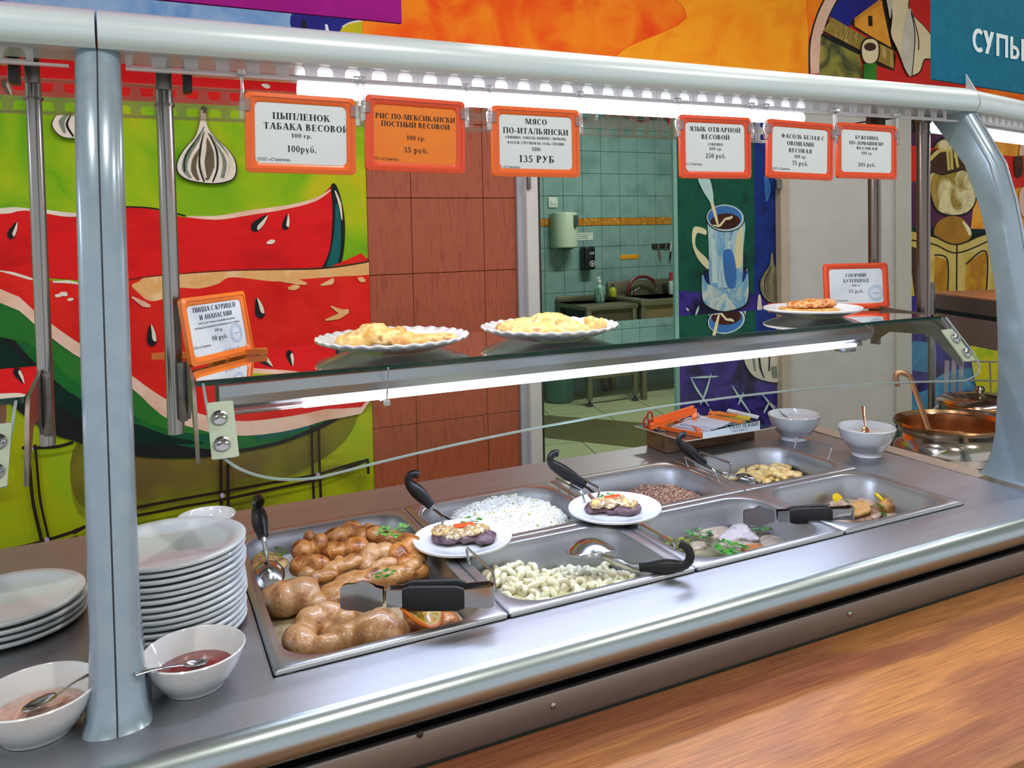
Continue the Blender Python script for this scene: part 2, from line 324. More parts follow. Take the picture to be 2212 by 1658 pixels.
# ------------------------------------------------------------------ painted wall panels
def paint(name, c, sc=9, st=(1, 1, 1), **k): return mat('paint_'+name, c, .75, 0, sc, 5, st, spec=.2, **k)
PT = dict(
 lime=paint('lime', ['3f9410', '79ab12', '93b414', 'c0b418'], 3.2, dist=1.2, lo=.25, hi=.72), cloth=paint('cloth', ['4f3a22', '7f8510', 'a4ae08', '8fae18'], 3.0, dist=1., lo=.25, hi=.62),
 red=paint('red', ['b80f14', 'd6161c', 'cf1a1a'], 5, (1, 1, 2)), red2=paint('red2', ['cf1512', 'd8241c', 'c2130f'], 6), pink=paint('pink', ['d9ab95', 'e6c6b8', 'd59a80'], 5),
 cream=paint('cream', ['e0b884', 'd9a468', 'e6c8a0'], 12), white=paint('white', ['e2dcd2', 'cfc8be'], 20), black=paint('black', ['121518', '1d2226'], 12),
 green=paint('green', ['0f5a2a', '1c6b2c', '0c4a3c'], 6, dist=1), dgreen=paint('dgreen', ['07231f', '0b2d24'], 7), lgreen=paint('lgreen', ['2f7a2a', '1f6a2c'], 6), teal=paint('teal', ['0f5a50', '0d5c66'], 7),
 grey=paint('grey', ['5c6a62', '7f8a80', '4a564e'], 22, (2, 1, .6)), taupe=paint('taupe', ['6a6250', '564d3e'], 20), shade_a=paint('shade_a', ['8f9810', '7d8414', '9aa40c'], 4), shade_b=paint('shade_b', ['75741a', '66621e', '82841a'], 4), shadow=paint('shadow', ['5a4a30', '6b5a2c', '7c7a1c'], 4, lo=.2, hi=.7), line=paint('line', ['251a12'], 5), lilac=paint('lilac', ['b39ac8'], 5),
 bgreen=paint('bottle', ['08392e', '0c4f3c', '0a3034'], 5, dist=1), navy=paint('navy', ['0c1c52', '13307c', '101a4a'], 5, dist=1), plum=paint('plum', ['121128', '1d1844', '3a2d86', '241d58', '141732'], 5.5, dist=.7, lo=.28, hi=.72), violet=paint('violet', ['3c2f96', '2a2470'], 8),
 mug=paint('mug', ['8fb3c6', '5f93bd', 'a9c4c6', '3f7ab0'], 9, (2.5, 1, .5), lo=.3, hi=.7), mugl=paint('mugl', ['b4ccc6', '9dc0c6'], 10), mugb=paint('mugb', ['3a70b4', '2f5f9c'], 8), mugc=paint('mugc', ['cfc69c', 'c2c4a4'], 9), coffee=paint('coffee', ['2a1412', '4a1f18'], 9),
 saucer=paint('saucer', ['a9bdb8', '5f95b8', 'b9c6ba', '86a9b8'], 9, dist=1), olive=paint('olive', ['8a875e', '6a6850', 'a09c78'], 14, (2, 1, .5)),
 orange=paint('orange', ['ea3a0c', 'f25c10', 'f88a1a', 'f0500e'], 4.2, dist=.7, lo=.25, hi=.75), amber=paint('amber', ['f58a12', 'fba51e', 'f27a10'], 4, dist=.6), sky=paint('sky', ['3c6cc0', '5f8fd0', '8fb0dc', '2c50b0'], 3, dist=1), royal=paint('royal', ['241c78', '1d2a8c'], 4),
 cheese=paint('cheese', ['dd8a1c', 'e6a038', 'c9761a'], 6), cheesel=paint('cheesel', ['d09038', 'b87824'], 8), pasta=paint('pasta', ['b89a50', '8f7430', 'c9ae68'], 9, (3, 1, 1)), bone=paint('bone', ['e3d6b4', 'd8c8a0'], 7), boneg=paint('boneg', ['b9b4ac', 'd2ccbc'], 9), rose=paint('rose', ['d9a898', 'e6c4b2'], 6),
 khaki=paint('khaki', ['6a682c', '8f8a3c', '3c4430', 'a09440'], 5, dist=1, lo=.25, hi=.7), grass=paint('grass', ['1e5a18', '3c8a2c'], 9), brick=paint('brick', ['c02018', 'd02c24'], 5), purple=paint('purple', ['3c1c3c', '5a2a4c'], 5), pot=paint('pot', ['c2a860', '8a7020', 'dccfa0', '6a5218'], 5, dist=1, lo=.25, hi=.7), ball=paint('ball', ['a87a24', '8f6420'], 7), gold=paint('gold', ['b8860f', 'a06a1c', 'c99a20'], 6), straw=paint('straw', ['cfbc78', 'b59a38'], 8), brown=paint('brown', ['3a2418', '4a2f20'], 7), bluep=paint('bluep', ['4f90b4', '2f6f9c', '78aec4'], 4, dist=1), lemon=paint('lemon', ['9fb414', 'c9b81c', '7fae18'], 5))
class Mural:
    def __init__(s, y=YW): s.mb = MB(); s.n = 0; s.mats = []; s.y0 = y-.012; s.clip = None
    def mi(s, k):
        if k not in s.mats: s.mats.append(k)
        return s.mats.index(k)
    def w(s, p): q = at(p[0], p[1], y=YW); return (q.x, s.y0-.0003*s.n, q.z)
    def base(s, x0, x1, z0, z1, k): s.mb.box(x0, x1, s.y0, YW-.004, z0, z1, s.mi(k)); s.box_ = (x0, x1)
    def poly(s, pts, k, curve=True, n=5):
        s.n += 1; pts = smoothcurve(pts, n) if curve else pts
        vs = [s.w(p) for p in pts]
        x0, x1 = s.box_; vs = [(min(max(v[0], x0), x1), v[1], v[2]) for v in vs]
        s.mb.add(vs, [tuple(range(len(vs)))], s.mi(k))
    def stroke(s, pts, wd, k, n=6):
        s.n += 1; c = smoothcurve(pts, n, False); N = len(c); L = []; Rr = []
        for i, p in enumerate(c):
            a = c[max(i-1, 0)]; b = c[min(i+1, N-1)]; d = Vector((b[0]-a[0], b[1]-a[1])); d.normalize(); nn = (-d.y, d.x)
            t = i/(N-1); wv = (wd if not isinstance(wd, (list, tuple)) else wd[min(int(t*(len(wd)-1)), len(wd)-2)]*(1-(t*(len(wd)-1)) % 1 if t < 1 else 0)+wd[min(int(t*(len(wd)-1))+1, len(wd)-1)]*((t*(len(wd)-1)) % 1 if t < 1 else 1))/2
            L.append(s.w((p[0]+nn[0]*wv, p[1]+nn[1]*wv))); Rr.append(s.w((p[0]-nn[0]*wv, p[1]-nn[1]*wv)))
        x0, x1 = s.box_; vs = [(min(max(v[0], x0), x1), v[1], v[2]) for v in L+Rr]
        s.mb.add(vs, [(i, i+1, N+i+1, N+i) for i in range(N-1)], s.mi(k))
    def seed(s, x, y, l, a, w_=None):
        w_ = w_ or l*.42; c, sn = cos(a), sin(a)
        T = lambda u, v: (x+u*c-v*sn, y+u*sn+v*c)
        s.poly([T(-l*.5, 0), T(-l*.1, -w_*.4), T(l*.3, -w_*.5), T(l*.5, 0), T(l*.3, w_*.5), T(-l*.1, w_*.4)], 'black')
        s.poly([T(-l*.5, -w_*.05), T(-l*.1, -w_*.42), T(l*.28, -w_*.45), T(l*.2, -w_*.1), T(-l*.1, -w_*.05)], 'white')
    def garlic(s, pts, streaks, fill='white'):
        cx = sum(p[0] for p in pts)/len(pts); cy = sum(p[1] for p in pts)/len(pts)
        s.poly([(cx+(p[0]-cx)*1.045, cy+(p[1]-cy)*1.03) for p in pts], 'black'); s.poly(pts, fill)
        for k, q, wd in streaks: s.stroke(q, wd, k)
    def done(s, name, label):
        return solo(s.mb, name, [PT[k] for k in s.mats], label, 'mural', smooth=False)
# --- watermelon mural
M = Mural(); M.base(-1.9, X0, FZ+.25, 1.05, 'lime')
M.poly([(-300, 900), (0, 860), (300, 960), (500, 960), (820, 850), (830, 1400), (-400, 1400)], 'cloth', False)
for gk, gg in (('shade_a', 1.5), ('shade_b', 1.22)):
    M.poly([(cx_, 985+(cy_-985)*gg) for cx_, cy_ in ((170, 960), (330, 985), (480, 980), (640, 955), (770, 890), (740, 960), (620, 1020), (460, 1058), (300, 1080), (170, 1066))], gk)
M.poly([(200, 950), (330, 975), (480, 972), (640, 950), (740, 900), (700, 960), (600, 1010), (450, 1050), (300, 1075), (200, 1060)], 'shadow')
M.poly([(-250, 470), (0, 455), (80, 450), (160, 462), (260, 449), (330, 452), (390, 468), (440, 470), (510, 462), (580, 450), (640, 440), (690, 424), (720, 402), (724, 480), (712, 560), (696, 584), (500, 590), (300, 612), (100, 600), (-250, 590)], 'red')
M.stroke([(-200, 468), (0, 456), (40, 452), (80, 454), (160, 464), (230, 452)], [9, 13, 5, 10, 3], 'white')
M.stroke([(405, 468), (470, 470), (540, 459), (620, 447), (680, 431), (716, 408)], [3, 9, 11, 8, 7, 2], 'pink')
M.stroke([(255, 446), (330, 450), (400, 466)], 3, 'black')
M.poly([(713, 403), (723, 398), (735, 430), (743, 478), (742, 530), (734, 572), (720, 584), (692, 585), (703, 560), (712, 530), (716, 480), (716, 440)], 'black')
M.poly([(724, 440), (733, 470), (734, 530), (727, 570), (716, 579), (702, 579), (714, 540), (721, 490)], 'teal')
M.stroke([(722, 412), (732, 440), (737, 475)], [3, 6, 2], 'white')
for a in ((560, 481, 48, 2.35), (617, 479, 36, 1.75), (30, 497, 40, 2.0)): M.seed(*a[:3], a[3]+pi if False else a[3])
M.poly([(574, 524), (584, 517), (593, 520), (588, 526), (578, 527)], 'white')
front = [(-300, 560), (-100, 575), (0, 585), (80, 600), (160, 610), (275, 607), (320, 598), (400, 592), (500, 585), (600, 583), (700, 580), (760, 572), (806, 564), (808, 700), (806, 850), (740, 897), (680, 928), (610, 955), (540, 970), (480, 979), (420, 986), (340, 986), (280, 980), (220, 966), (160, 949), (115, 935), (60, 900), (0, 850), (-120, 760), (-300, 640)]
M.poly(front, 'black', n=3)
M.poly([(-300, 600), (-100, 650), (0, 700), (70, 775), (150, 845), (230, 905), (300, 940), (380, 958), (460, 968), (520, 966), (600, 950), (680, 918), (740, 885), (806, 838), (812, 568), (806, 564), (760, 572), (700, 580), (600, 583), (500, 585), (400, 592), (320, 598), (275, 607), (160, 610), (80, 600), (0, 585), (-100, 575), (-300, 560)], 'green', n=3)
M.poly([(-60, 690), (0, 722), (40, 765), (100, 815), (160, 850), (230, 895), (300, 915), (370, 940), (440, 955), (330, 955), (250, 945), (160, 898), (90, 850), (20, 800), (-60, 740)], 'dgreen')
M.poly([(-200, 640), (0, 652), (80, 705), (160, 765), (275, 830), (340, 882), (430, 915), (540, 930), (430, 935), (330, 915), (240, 868), (150, 812), (60, 740), (-200, 690)], 'lgreen')
M.poly([(560, 945), (640, 930), (720, 893), (800, 848), (806, 836), (806, 822), (730, 868), (650, 905), (560, 925)], 'teal')
M.poly([(-300, 590), (0, 652), (80, 703), (160, 763), (275, 828), (350, 895), (420, 922), (500, 938), (600, 931), (700, 905), (806, 856), (812, 568), (806, 564), (760, 572), (700, 580), (600, 583), (500, 585), (400, 592), (320, 598), (275, 607), (160, 610), (80, 600), (0, 585), (-100, 575), (-300, 560)], 'pink', n=3)
M.poly([(-300, 560), (0, 622), (80, 674), (160, 732), (275, 802), (330, 842), (400, 880), (500, 906), (600, 900), (700, 881), (806, 846), (806, 562), (700, 580), (600, 583), (500, 585), (400, 592), (320, 598), (275, 607), (160, 610), (80, 600), (0, 585), (-300, 560)], 'red2', n=3)
M.poly([(285, 616), (300, 607), (320, 597), (400, 591), (500, 585), (600, 583), (700, 579), (800, 565), (806, 590), (720, 597), (640, 603), (590, 607), (500, 598), (470, 612), (430, 622), (380, 622), (350, 645), (320, 648), (300, 632)], 'cream')
M.stroke([(275, 604), (330, 596), (500, 583), (690, 579), (806, 562)], [2, 2, 2, 4, 4], 'brown')
M.stroke([(0, 584), (30, 590), (60, 599), (78, 604)], [2, 6, 6, 2], 'white'); M.stroke([(115, 608), (150, 608), (170, 612)], [3, 7, 3], 'white')
for q in ([(120, 636), (132, 633), (136, 638), (124, 641)], [(131, 630), (145, 630), (146, 638), (134, 637)], [(146, 645), (156, 642), (160, 646), (150, 649)]): M.poly(q, 'white')
for q, k in (([(600, 605), (640, 608), (660, 612)], 'cream'), ([(690, 615), (712, 608), (716, 600)], 'cream'), ([(620, 622), (645, 618)], 'cream'), ([(712, 660), (735, 672), (750, 668)], 'cream'), ([(700, 690), (728, 682), (750, 672)], 'cream'), ([(770, 600), (786, 606)], 'cream'), ([(285, 640), (310, 655), (325, 660)], 'pink')): M.stroke(q, [3, 12, 4], k)
M.seed(558, 664, 46, 1.35); M.seed(327, 722, 48, 1.5)
M.poly([(285, 345)]*3, 'red2', False)
g = [(433, 240), (442, 239), (444, 262), (451, 283), (469, 304), (488, 322), (503, 343), (508, 365), (503, 384), (488, 392), (465, 396), (440, 395), (408, 389), (388, 377), (382, 360), (388, 340), (402, 319), (420, 298), (429, 274), (432, 256)]
M.garlic(g, [('grey', [(440, 275), (425, 305), (405, 335), (398, 365), (412, 386)], [2, 8, 12, 12, 4]), ('taupe', [(446, 300), (452, 330), (450, 360), (446, 390)], [2, 16, 24, 6]), ('grey', [(450, 290), (475, 320), (487, 350), (478, 385)], [2, 12, 16, 6]), ('taupe', [(432, 320), (420, 345), (418, 370), (428, 390)], [2, 10, 12, 5]), ('black', [(440, 285), (432, 320), (430, 360), (440, 393)], [1, 4, 4, 3]), ('black', [(448, 288), (466, 325), (468, 365), (458, 394)], [1, 4, 4, 3]), ('white', [(444, 282), (440, 320), (436, 350), (444, 385)], [2, 8, 9, 3]), ('black', [(433, 236), (442, 236), (441, 246)], 8), ('black', [(430, 292), (400, 340), (398, 372)], [1, 3, 3]), ('white', [(458, 300), (490, 345), (485, 385)], [1, 8, 3])])
g = [(165, 232), (172, 233), (176, 252), (200, 255), (216, 270), (214, 290), (195, 299), (160, 300), (135, 296), (118, 280), (116, 265), (128, 250), (158, 252)]
M.garlic(g, [('grey', [(150, 248), (135, 265), (142, 290)], [3, 14, 5]), ('black', [(155, 250), (146, 272), (160, 297)], [2, 6, 4]), ('grey', [(175, 255), (185, 275), (175, 296)], [3, 20, 6])])
for x in (62, 78): M.stroke([(x, 955), (x+4, 1000), (x+12, 1080), (x+34, 1180), (x+40, 1240)], 8 if x == 62 else 6, 'line')
for x in (475, 490): M.stroke([(x, 985), (x+1, 1050), (x+2, 1140)], 7, 'line')
for x in (670, 685): M.stroke([(x, 915), (x+1, 980), (x+6, 1110)], 6, 'line')
for d in (0, 17): M.stroke([(160, 1145-d*.3), (230, 1108+d*.4), (285, 1092+d), (400, 1070+d), (480, 1056+d), (580, 1038+d*.8), (680, 1020+d*.6), (740, 1002+d*.4), (792, 988)], 6, 'line')
for d in (0, 14): M.stroke([(-100, 1200+d), (40, 1175+d), (100, 1160+d), (170, 1138+d)], 7, 'line')
M.stroke([(50, 962), (120, 960), (160, 950)], 7, 'line'); M.stroke([(790, 990), (791, 1018)], 6, 'line')
for p in ((478, 1064), (683, 1021), (69, 963), (103, 1158)): M.poly([(p[0]-5, p[1]), (p[0], p[1]-6), (p[0]+6, p[1]), (p[0], p[1]+6)], 'lilac')
M.done('watermelon_mural', 'lime green wall mural of two watermelon slices and hanging garlic bulbs')
# --- coffee mural
M = Mural(); M.base(wx(1461.5), X4, FZ+.02, 1.06, 'bgreen')
M.poly([(1625, 250), (1690, 250), (1690, 700), (1625, 640)], 'navy', False)
M.poly([(1440, 628), (1520, 632), (1625, 628), (1690, 640), (1690, 1300), (1440, 1300)], 'plum', False)
M.stroke([(1622, 380), (1624, 500), (1622, 635)], 4, 'bgreen'); M.stroke([(1650, 380), (1655, 410), (1652, 435)], [8, 14, 2], 'mugb')

M.poly([(1493, 495), (1500, 489), (1520, 495), (1521, 507), (1503, 503), (1498, 520), (1502, 537), (1526, 562), (1527, 582), (1505, 560), (1494, 535), (1491, 515)], 'mugc')
M.poly([(1510, 600), (1515, 590), (1530, 580), (1600, 575), (1614, 590), (1615, 640), (1608, 660), (1585, 671), (1555, 674), (1530, 666), (1513, 650)], 'black'); M.poly([(1512, 606), (1518, 592), (1560, 600), (1600, 600), (1609, 580), (1613, 600), (1612, 640), (1604, 658), (1580, 668), (1555, 671), (1532, 664), (1515, 648)], 'saucer')
M.poly([(1517, 598), (1525, 588), (1605, 585), (1608, 592), (1598, 612), (1570, 622), (1545, 620), (1525, 612)], 'navy')
M.poly([(1520, 474), (1524, 480), (1527, 540), (1529, 610), (1545, 620), (1565, 621), (1585, 620), (1599, 611), (1601, 540), (1603, 470), (1560, 440)], 'mug', True, 3)
M.poly([(1590, 500), (1600, 495), (1599, 560), (1590, 580), (1583, 565), (1585, 530)], 'mugc'); M.stroke([(1570, 520), (1571, 600)], [6, 3], 'mugl'); M.stroke([(1535, 515), (1540, 610)], [8, 12], 'mugl'); M.poly([(1558, 545), (1575, 540), (1585, 575), (1584, 618), (1568, 619), (1560, 590)], 'mugb')
def ellp(cx, cy, rx, ry, t=0, n=18): return [(cx+rx*cos(2*pi*k/n)*cos(t)-ry*sin(2*pi*k/n)*sin(t), cy+rx*cos(2*pi*k/n)*sin(t)+ry*sin(2*pi*k/n)*cos(t)) for k in range(n)]
M.poly(ellp(1562, 471, 42, 30, .06), 'black'); M.poly(ellp(1562, 470.5, 40, 28.5, .06), 'mugl'); M.poly(ellp(1561, 470, 37, 25.5, .06), 'mugb'); M.poly(ellp(1562, 478, 32, 17, -.05), 'coffee')
M.stroke([(1535, 486), (1548, 488), (1556, 480), (1562, 473), (1572, 471), (1577, 467)], [2, 5, 4, 6, 4], 'mugc')
M.poly([(1503, 385), (1526, 385), (1535, 415), (1537, 440), (1547, 482), (1543, 484), (1530, 440), (1515, 415)], 'mugl'); M.poly([(1530, 440), (1537, 440), (1547, 482), (1543, 484)], 'mugc')
g = [(1660, 548), (1664, 548), (1668, 575), (1690, 590), (1700, 640), (1680, 655), (1655, 650), (1640, 632), (1637, 610), (1645, 590), (1657, 572)]
M.garlic(g, [('taupe', [(1662, 575), (1652, 605), (1655, 645)], [1, 6, 3]), ('taupe', [(1668, 575), (1668, 610), (1670, 650)], [1, 9, 5]), ('black', [(1660, 575), (1646, 610), (1652, 645)], [1, 2, 1])], 'olive')
M.poly([(1632, 640), (1637, 638), (1640, 672), (1630, 672)], 'boneg')
g = [(1598, 740), (1605, 690), (1700, 690), (1720, 800), (1680, 823), (1645, 820), (1620, 808), (1603, 780)]
M.garlic(g, [('black', [(1632, 740), (1636, 790), (1645, 815)], [3, 5, 2]), ('black', [(1657, 740), (1655, 800)], [4, 3]), ('grey', [(1618, 745), (1625, 800)], [8, 4]), ('grey', [(1664, 790), (1668, 815)], [14, 10])], 'boneg')
for q in ([(1486, 813), (1500, 840), (1525, 875)], [(1530, 805), (1520, 840), (1507, 872)], [(1485, 814), (1545, 811)], [(1575, 830), (1590, 855), (1614, 890)], [(1600, 845), (1588, 872)], [(1640, 850), (1655, 868), (1672, 890)], [(1655, 865), (1643, 890)], [(1476, 664), (1481, 670)], [(1503, 660), (1496, 680)], [(1526, 880), (1534, 896)]): M.stroke(q, [1, 5, 2], 'mugl')
M.done('coffee_mug_mural', 'dark green and violet wall mural of a tall blue coffee mug')
# --- right hand mural
M = Mural(); M.base(X6+.012, XR-.05, FZ+.02, 1.08, 'brick')
M.poly([(1940, 392), (2000, 392), (2050, 400), (2300, 420), (2300, 500), (1940, 520)], 'purple', False)
M.poly([(2100, 430), (2300, 380), (2300, 520), (2090, 520)], 'cheese', False); M.poly([(1940, 490), (2300, 500), (2300, 560), (1940, 540)], 'dgreen', False)
M.poly([(1940, 720), (2300, 700), (2300, 1300), (1940, 1300)], 'bluep', False); M.poly([(1940, 630), (2300, 640), (2300, 760), (2050, 800), (2000, 840), (1940, 830)], 'plum', True); M.poly([(1950, 740), (2010, 745), (2010, 800), (1950, 790)], 'bluep')
M.poly([(2005, 330), (2020, 322), (2055, 322), (2075, 340), (2085, 372), (2045, 385), (2005, 375)], 'brown'); M.stroke([(2004, 345), (2025, 326), (2050, 325)], [8, 8, 6], 'straw')
for a, b in (((2040, 300), (2045, 368)), ((2048, 300), (2052, 366)), ((2055, 310), (2064, 362)), ((2060, 305), (2058, 340))): M.stroke([a, b], 6, 'straw')
M.poly([(2006, 372), (2030, 377), (2060, 370), (2082, 368), (2100, 400), (2104, 435), (2085, 462), (2050, 468), (2020, 458), (2006, 430), (2000, 400)], 'black'); M.poly([(2007, 374), (2030, 379), (2060, 372), (2081, 370), (2098, 400), (2101, 434), (2083, 458), (2050, 464), (2021, 454), (2008, 428), (2003, 400)], 'pot')
M.poly([(2012, 505), (2020, 480), (2045, 467), (2070, 470), (2088, 490), (2092, 512), (2060, 532), (2030, 520)], 'ball'); M.stroke([(2074, 478), (2086, 495), (2090, 508)], [3, 9, 5], 'bone')
M.poly([(1940, 498), (2010, 512), (2061, 528), (2130, 505), (2200, 490), (2300, 480), (2300, 640), (1940, 640)], 'straw', False)
M.poly([(1955, 530), (2003, 545), (2003, 640), (1970, 640)], 'brown', False); M.poly([(2015, 553), (2040, 562), (2040, 640), (2010, 640)], 'gold', False); M.poly([(2082, 570), (2125, 540), (2125, 640), (2078, 640)], 'gold', False)
for q in ([(1940, 515), (2010, 527), (2061, 546), (2130, 520)], [(2061, 528), (2060, 640)], [(2012, 550), (2040, 560), (2041, 632)], [(2080, 570), (2124, 543), (2124, 640)], [(2010, 508), (2061, 528), (2126, 500)]): M.stroke(q, 3, 'line')
M.poly([(2185, 340), (2200, 335), (2202, 375), (2188, 382)], 'brown'); M.poly([(2195, 420), (2212, 400), (2260, 395), (2260, 480), (2205, 470)], 'rose')
M.poly([(2090, 740), (2110, 725), (2200, 725), (2230, 780), (2200, 850), (2150, 880), (2110, 850), (2095, 800)], 'lemon')
M.done('kitchenware_mural', 'red wall mural of a yellow pot over a golden crate, behind the soup kettles')
# --- frieze above the canopy
M = Mural(); M.base(-2.6, XR, 1.16, 2.09, 'orange')
M.poly([(-500, -200), (790, -200), (790, 70), (735, 62), (600, 100), (-500, 100)], 'sky', False); M.poly([(640, 20), (760, 30), (760, 70), (640, 75)], 'royal')
M.poly([(735, 65), (750, 52), (781, 47), (781, 90), (730, 90)], 'lemon'); M.stroke([(738, 60), (755, 51), (782, 46)], 4, 'white'); M.poly([(650, 60), (653, 40), (660, 52), (660, 62)], 'black')
M.poly([(781, 46), (900, 40), (900, 120), (781, 110)], 'orange', False)
M.poly([(1420, -60), (1745, -60), (1745, 235), (1380, 205), (1330, 120), (1480, 40)], 'amber', True)
M.poly([(1742, -60), (2400, -60), (2400, 200), (1742, 180)], 'brick', False); M.poly([(1743, -100), (1830, -100), (1800, 20), (1770, 60), (1743, 80)], 'orange'); M.poly([(1790, 40), (1800, -10), (1860, -60), (1910, -20), (1840, 55)], 'royal')
M.stroke([(1757, 160), (1757, 100), (1768, 50), (1785, 10), (1810, -30)], 29, 'black'); M.stroke([(1757, 160), (1757, 100), (1768, 50), (1785, 10), (1810, -30)], 22, 'rose')
M.poly([(1768, 76), (1850, 112), (1856, 140), (1860, 170), (1764, 165)], 'khaki', False); M.stroke([(1770, 76), (1810, 95), (1852, 117)], [8, 9, 6], 'black')
M.poly([(1838, 42), (1900, 0), (1906, -20), (1930, 110), (1880, 85), (1839, 60)], 'line'); M.poly([(1841, 42), (1899, 4), (1920, 104), (1880, 82), (1841, 58)], 'cheese', False); M.poly([(1840, 41), (1895, 0), (1902, 6), (1841, 50)], 'cheesel', False); M.stroke([(1874, 36), (1875, 58)], 9, 'line')
M.poly([(1772, 70), (1790, 38), (1870, 85), (1924, 109), (1930, 122), (1926, 154), (1890, 142), (1850, 112)], 'line', False); M.poly([(1773, 68), (1791, 39), (1870, 85), (1924, 110), (1925, 150), (1890, 133), (1850, 108)], 'pasta', False)
for i in range(15): x = 1796+i*5.2; M.stroke([(x, 44+i*2.9), (x-6, 56+i*2.9), (x-11, 67+i*2.9)], 1.4, 'khaki')
M.poly([(1852, 100), (1862, 85), (1880, 84), (1892, 96), (1892, 125), (1882, 140), (1862, 140), (1853, 125)], 'line'); M.poly([(1855, 101), (1864, 88), (1879, 87), (1889, 97), (1889, 124), (1880, 137), (1864, 137), (1856, 124)], 'bone'); M.poly(ellp(1872, 103, 13, 9), 'brown'); M.poly([(1858, 140), (1886, 138), (1886, 180), (1858, 180)], 'grass', False)
M.poly([(1906, -30), (1962, -30), (1956, 20), (1990, 60), (2020, 98), (2012, 104), (2008, 128), (1990, 132), (1980, 158), (1960, 167), (1950, 160), (1935, 125), (1918, 80), (1916, 40)], 'line'); M.poly([(1920, -30), (1962, -30), (1954, 20), (1990, 62), (2017, 98), (2009, 102), (2004, 126), (1988, 130), (1978, 156), (1960, 164), (1950, 156), (1932, 110), (1917, 76), (1920, 40)], 'bone')
M.poly([(1904, -30), (1920, -30), (1916, 40), (1910, 20)], 'boneg'); M.poly([(1958, 20), (1970, 70), (1962, 160), (1950, 156), (1938, 118), (1945, 60)], 'boneg'); M.stroke([(1960, 30), (1968, 80), (1962, 163)], 2, 'line'); M.stroke([(1960, 25), (1975, 80), (1976, 110)], 2, 'line')
M.done('food_frieze_mural', 'orange and blue frieze mural above the canopy with cheese, pasta and garlic')
# ------------------------------------------------------------------ serving counter
XL_, XR_ = -1.75, 1.475
t = thing('serving_counter', 'long stainless steel serving counter with rounded front rail holding the food pans', 'counter', (0, .3, FZ))
b = MB()
b.box(XL_, XR_, -.093, .0, -.024, 0); b.box(XL_, XR_, .529, .685, -.024, 0); b.box(XL_, .0, .0, .529, -.024, 0); b.box(1.299, XR_, .0, .529, -.024, 0)
b.build('worktop', STEEL, t, smooth=False)
b = MB(); prof = [(-.093-.0245*sin(a), -.0245+.0245*cos(a)) for a in [pi*k/14 for k in range(15)]]
prof += [(-.06, -.049), (-.06, -.024)]
b.loft([[(x, y, z) for y, z in prof] for x in (XL_, XR_)], 0, True, True); b.build('front_rail', mat('rail_steel', ['a6b4b8', 'b2bec2'], .3, 1., 3, 2, (1, 40, 40), rvar=.05), t)
b = MB(); b.box(XL_, XR_, .675, .684, -.6, -.024); b.box(XL_, XR_, -.052, -.04, FZ+.1, -.03); b.box(XL_, XL_+.01, -.05, .68, FZ+.1, -.03); b.box(XR_-.012, XR_-.002, -.05, .68, FZ+.1, -.026); b.box(XL_, XR_, -.03, .66, FZ+.02, FZ+.1)
b.build('cabinet', mat('counter_body_dark', ['1c1b1c'], .6), t, smooth=False)
b = MB(); b.box(.0, 1.31, -.03, .56, -.19, -.18); b.build('water_bath', STEELD, t)
b = MB(); b.rbox(XL_, XR_, -.108, -.098, -.0985, -.057, .002); b.box(XL_, XR_, -.100, -.04, -.0985, -.088); b.build('apron', mat('apron_steel', ['8f8c8a', '989492'], .4, .8, 3, 2, (1, 30, 30)), t)
for px, py in ((1195, 1523), (1835, 1325), (907, 1585)):
    p = at(px, py, y=-.108); b = MB(); b.ell((p.x, -.109, p.z), (.0042, .002, .0042)); b.build('screw', STEELB if px != 907 else mat('screw_hole', ['2a2624'], .6), t)
WOOD = mat('tray_ledge_wood', ['7f4a2a', 'a87038', 'b27a40', '96603a', '8a5034', 'a06844'], .42, 0, 2.0, 5, (.8, 5, 5), dist=.8, lo=.25, hi=.75)
nt = WOOD.node_tree; N_ = nt.nodes; b_ = N_['Principled BSDF']; src = b_.inputs['Base Color'].links[0].from_socket
tc = N_.new('ShaderNodeTexCoord'); mp = N_.new('ShaderNodeMapping'); mp.inputs['Scale'].default_value = (3, 95, 95); nt.links.new(tc.outputs['Object'], mp.inputs[0])
nz = N_.new('ShaderNodeTexNoise'); nz.inputs['Scale'].default_value = 3; nz.inputs['Detail'].default_value = 8; nz.inputs['Roughness'].default_value = .7; nt.links.new(mp.outputs[0], nz.inputs[0])
rp = N_.new('ShaderNodeValToRGB'); rp.color_ramp.elements[0].position = .3; rp.color_ramp.elements[0].color = (.50, .42, .40, 1); rp.color_ramp.elements[1].position = .62; rp.color_ramp.elements[1].color = (1.12, 1.08, 1.02, 1); nt.links.new(nz.outputs[0], rp.inputs[0])
mx = N_.new('ShaderNodeMix'); mx.data_type = 'RGBA'; mx.blend_type = 'MULTIPLY'; mx.inputs[0].default_value = 1; nt.links.new(src, mx.inputs[6]); nt.links.new(rp.outputs[0], mx.inputs[7]); nt.links.new(mx.outputs[2], b_.inputs['Base Color'])
b = MB(); b.rbox(XL_, 2.6, -.442, -.1085, -.137, -.0985, .006)
solo(b, 'tray_ledge', WOOD, 'wide brown wood grained tray ledge running along the front of the counter', 'ledge')
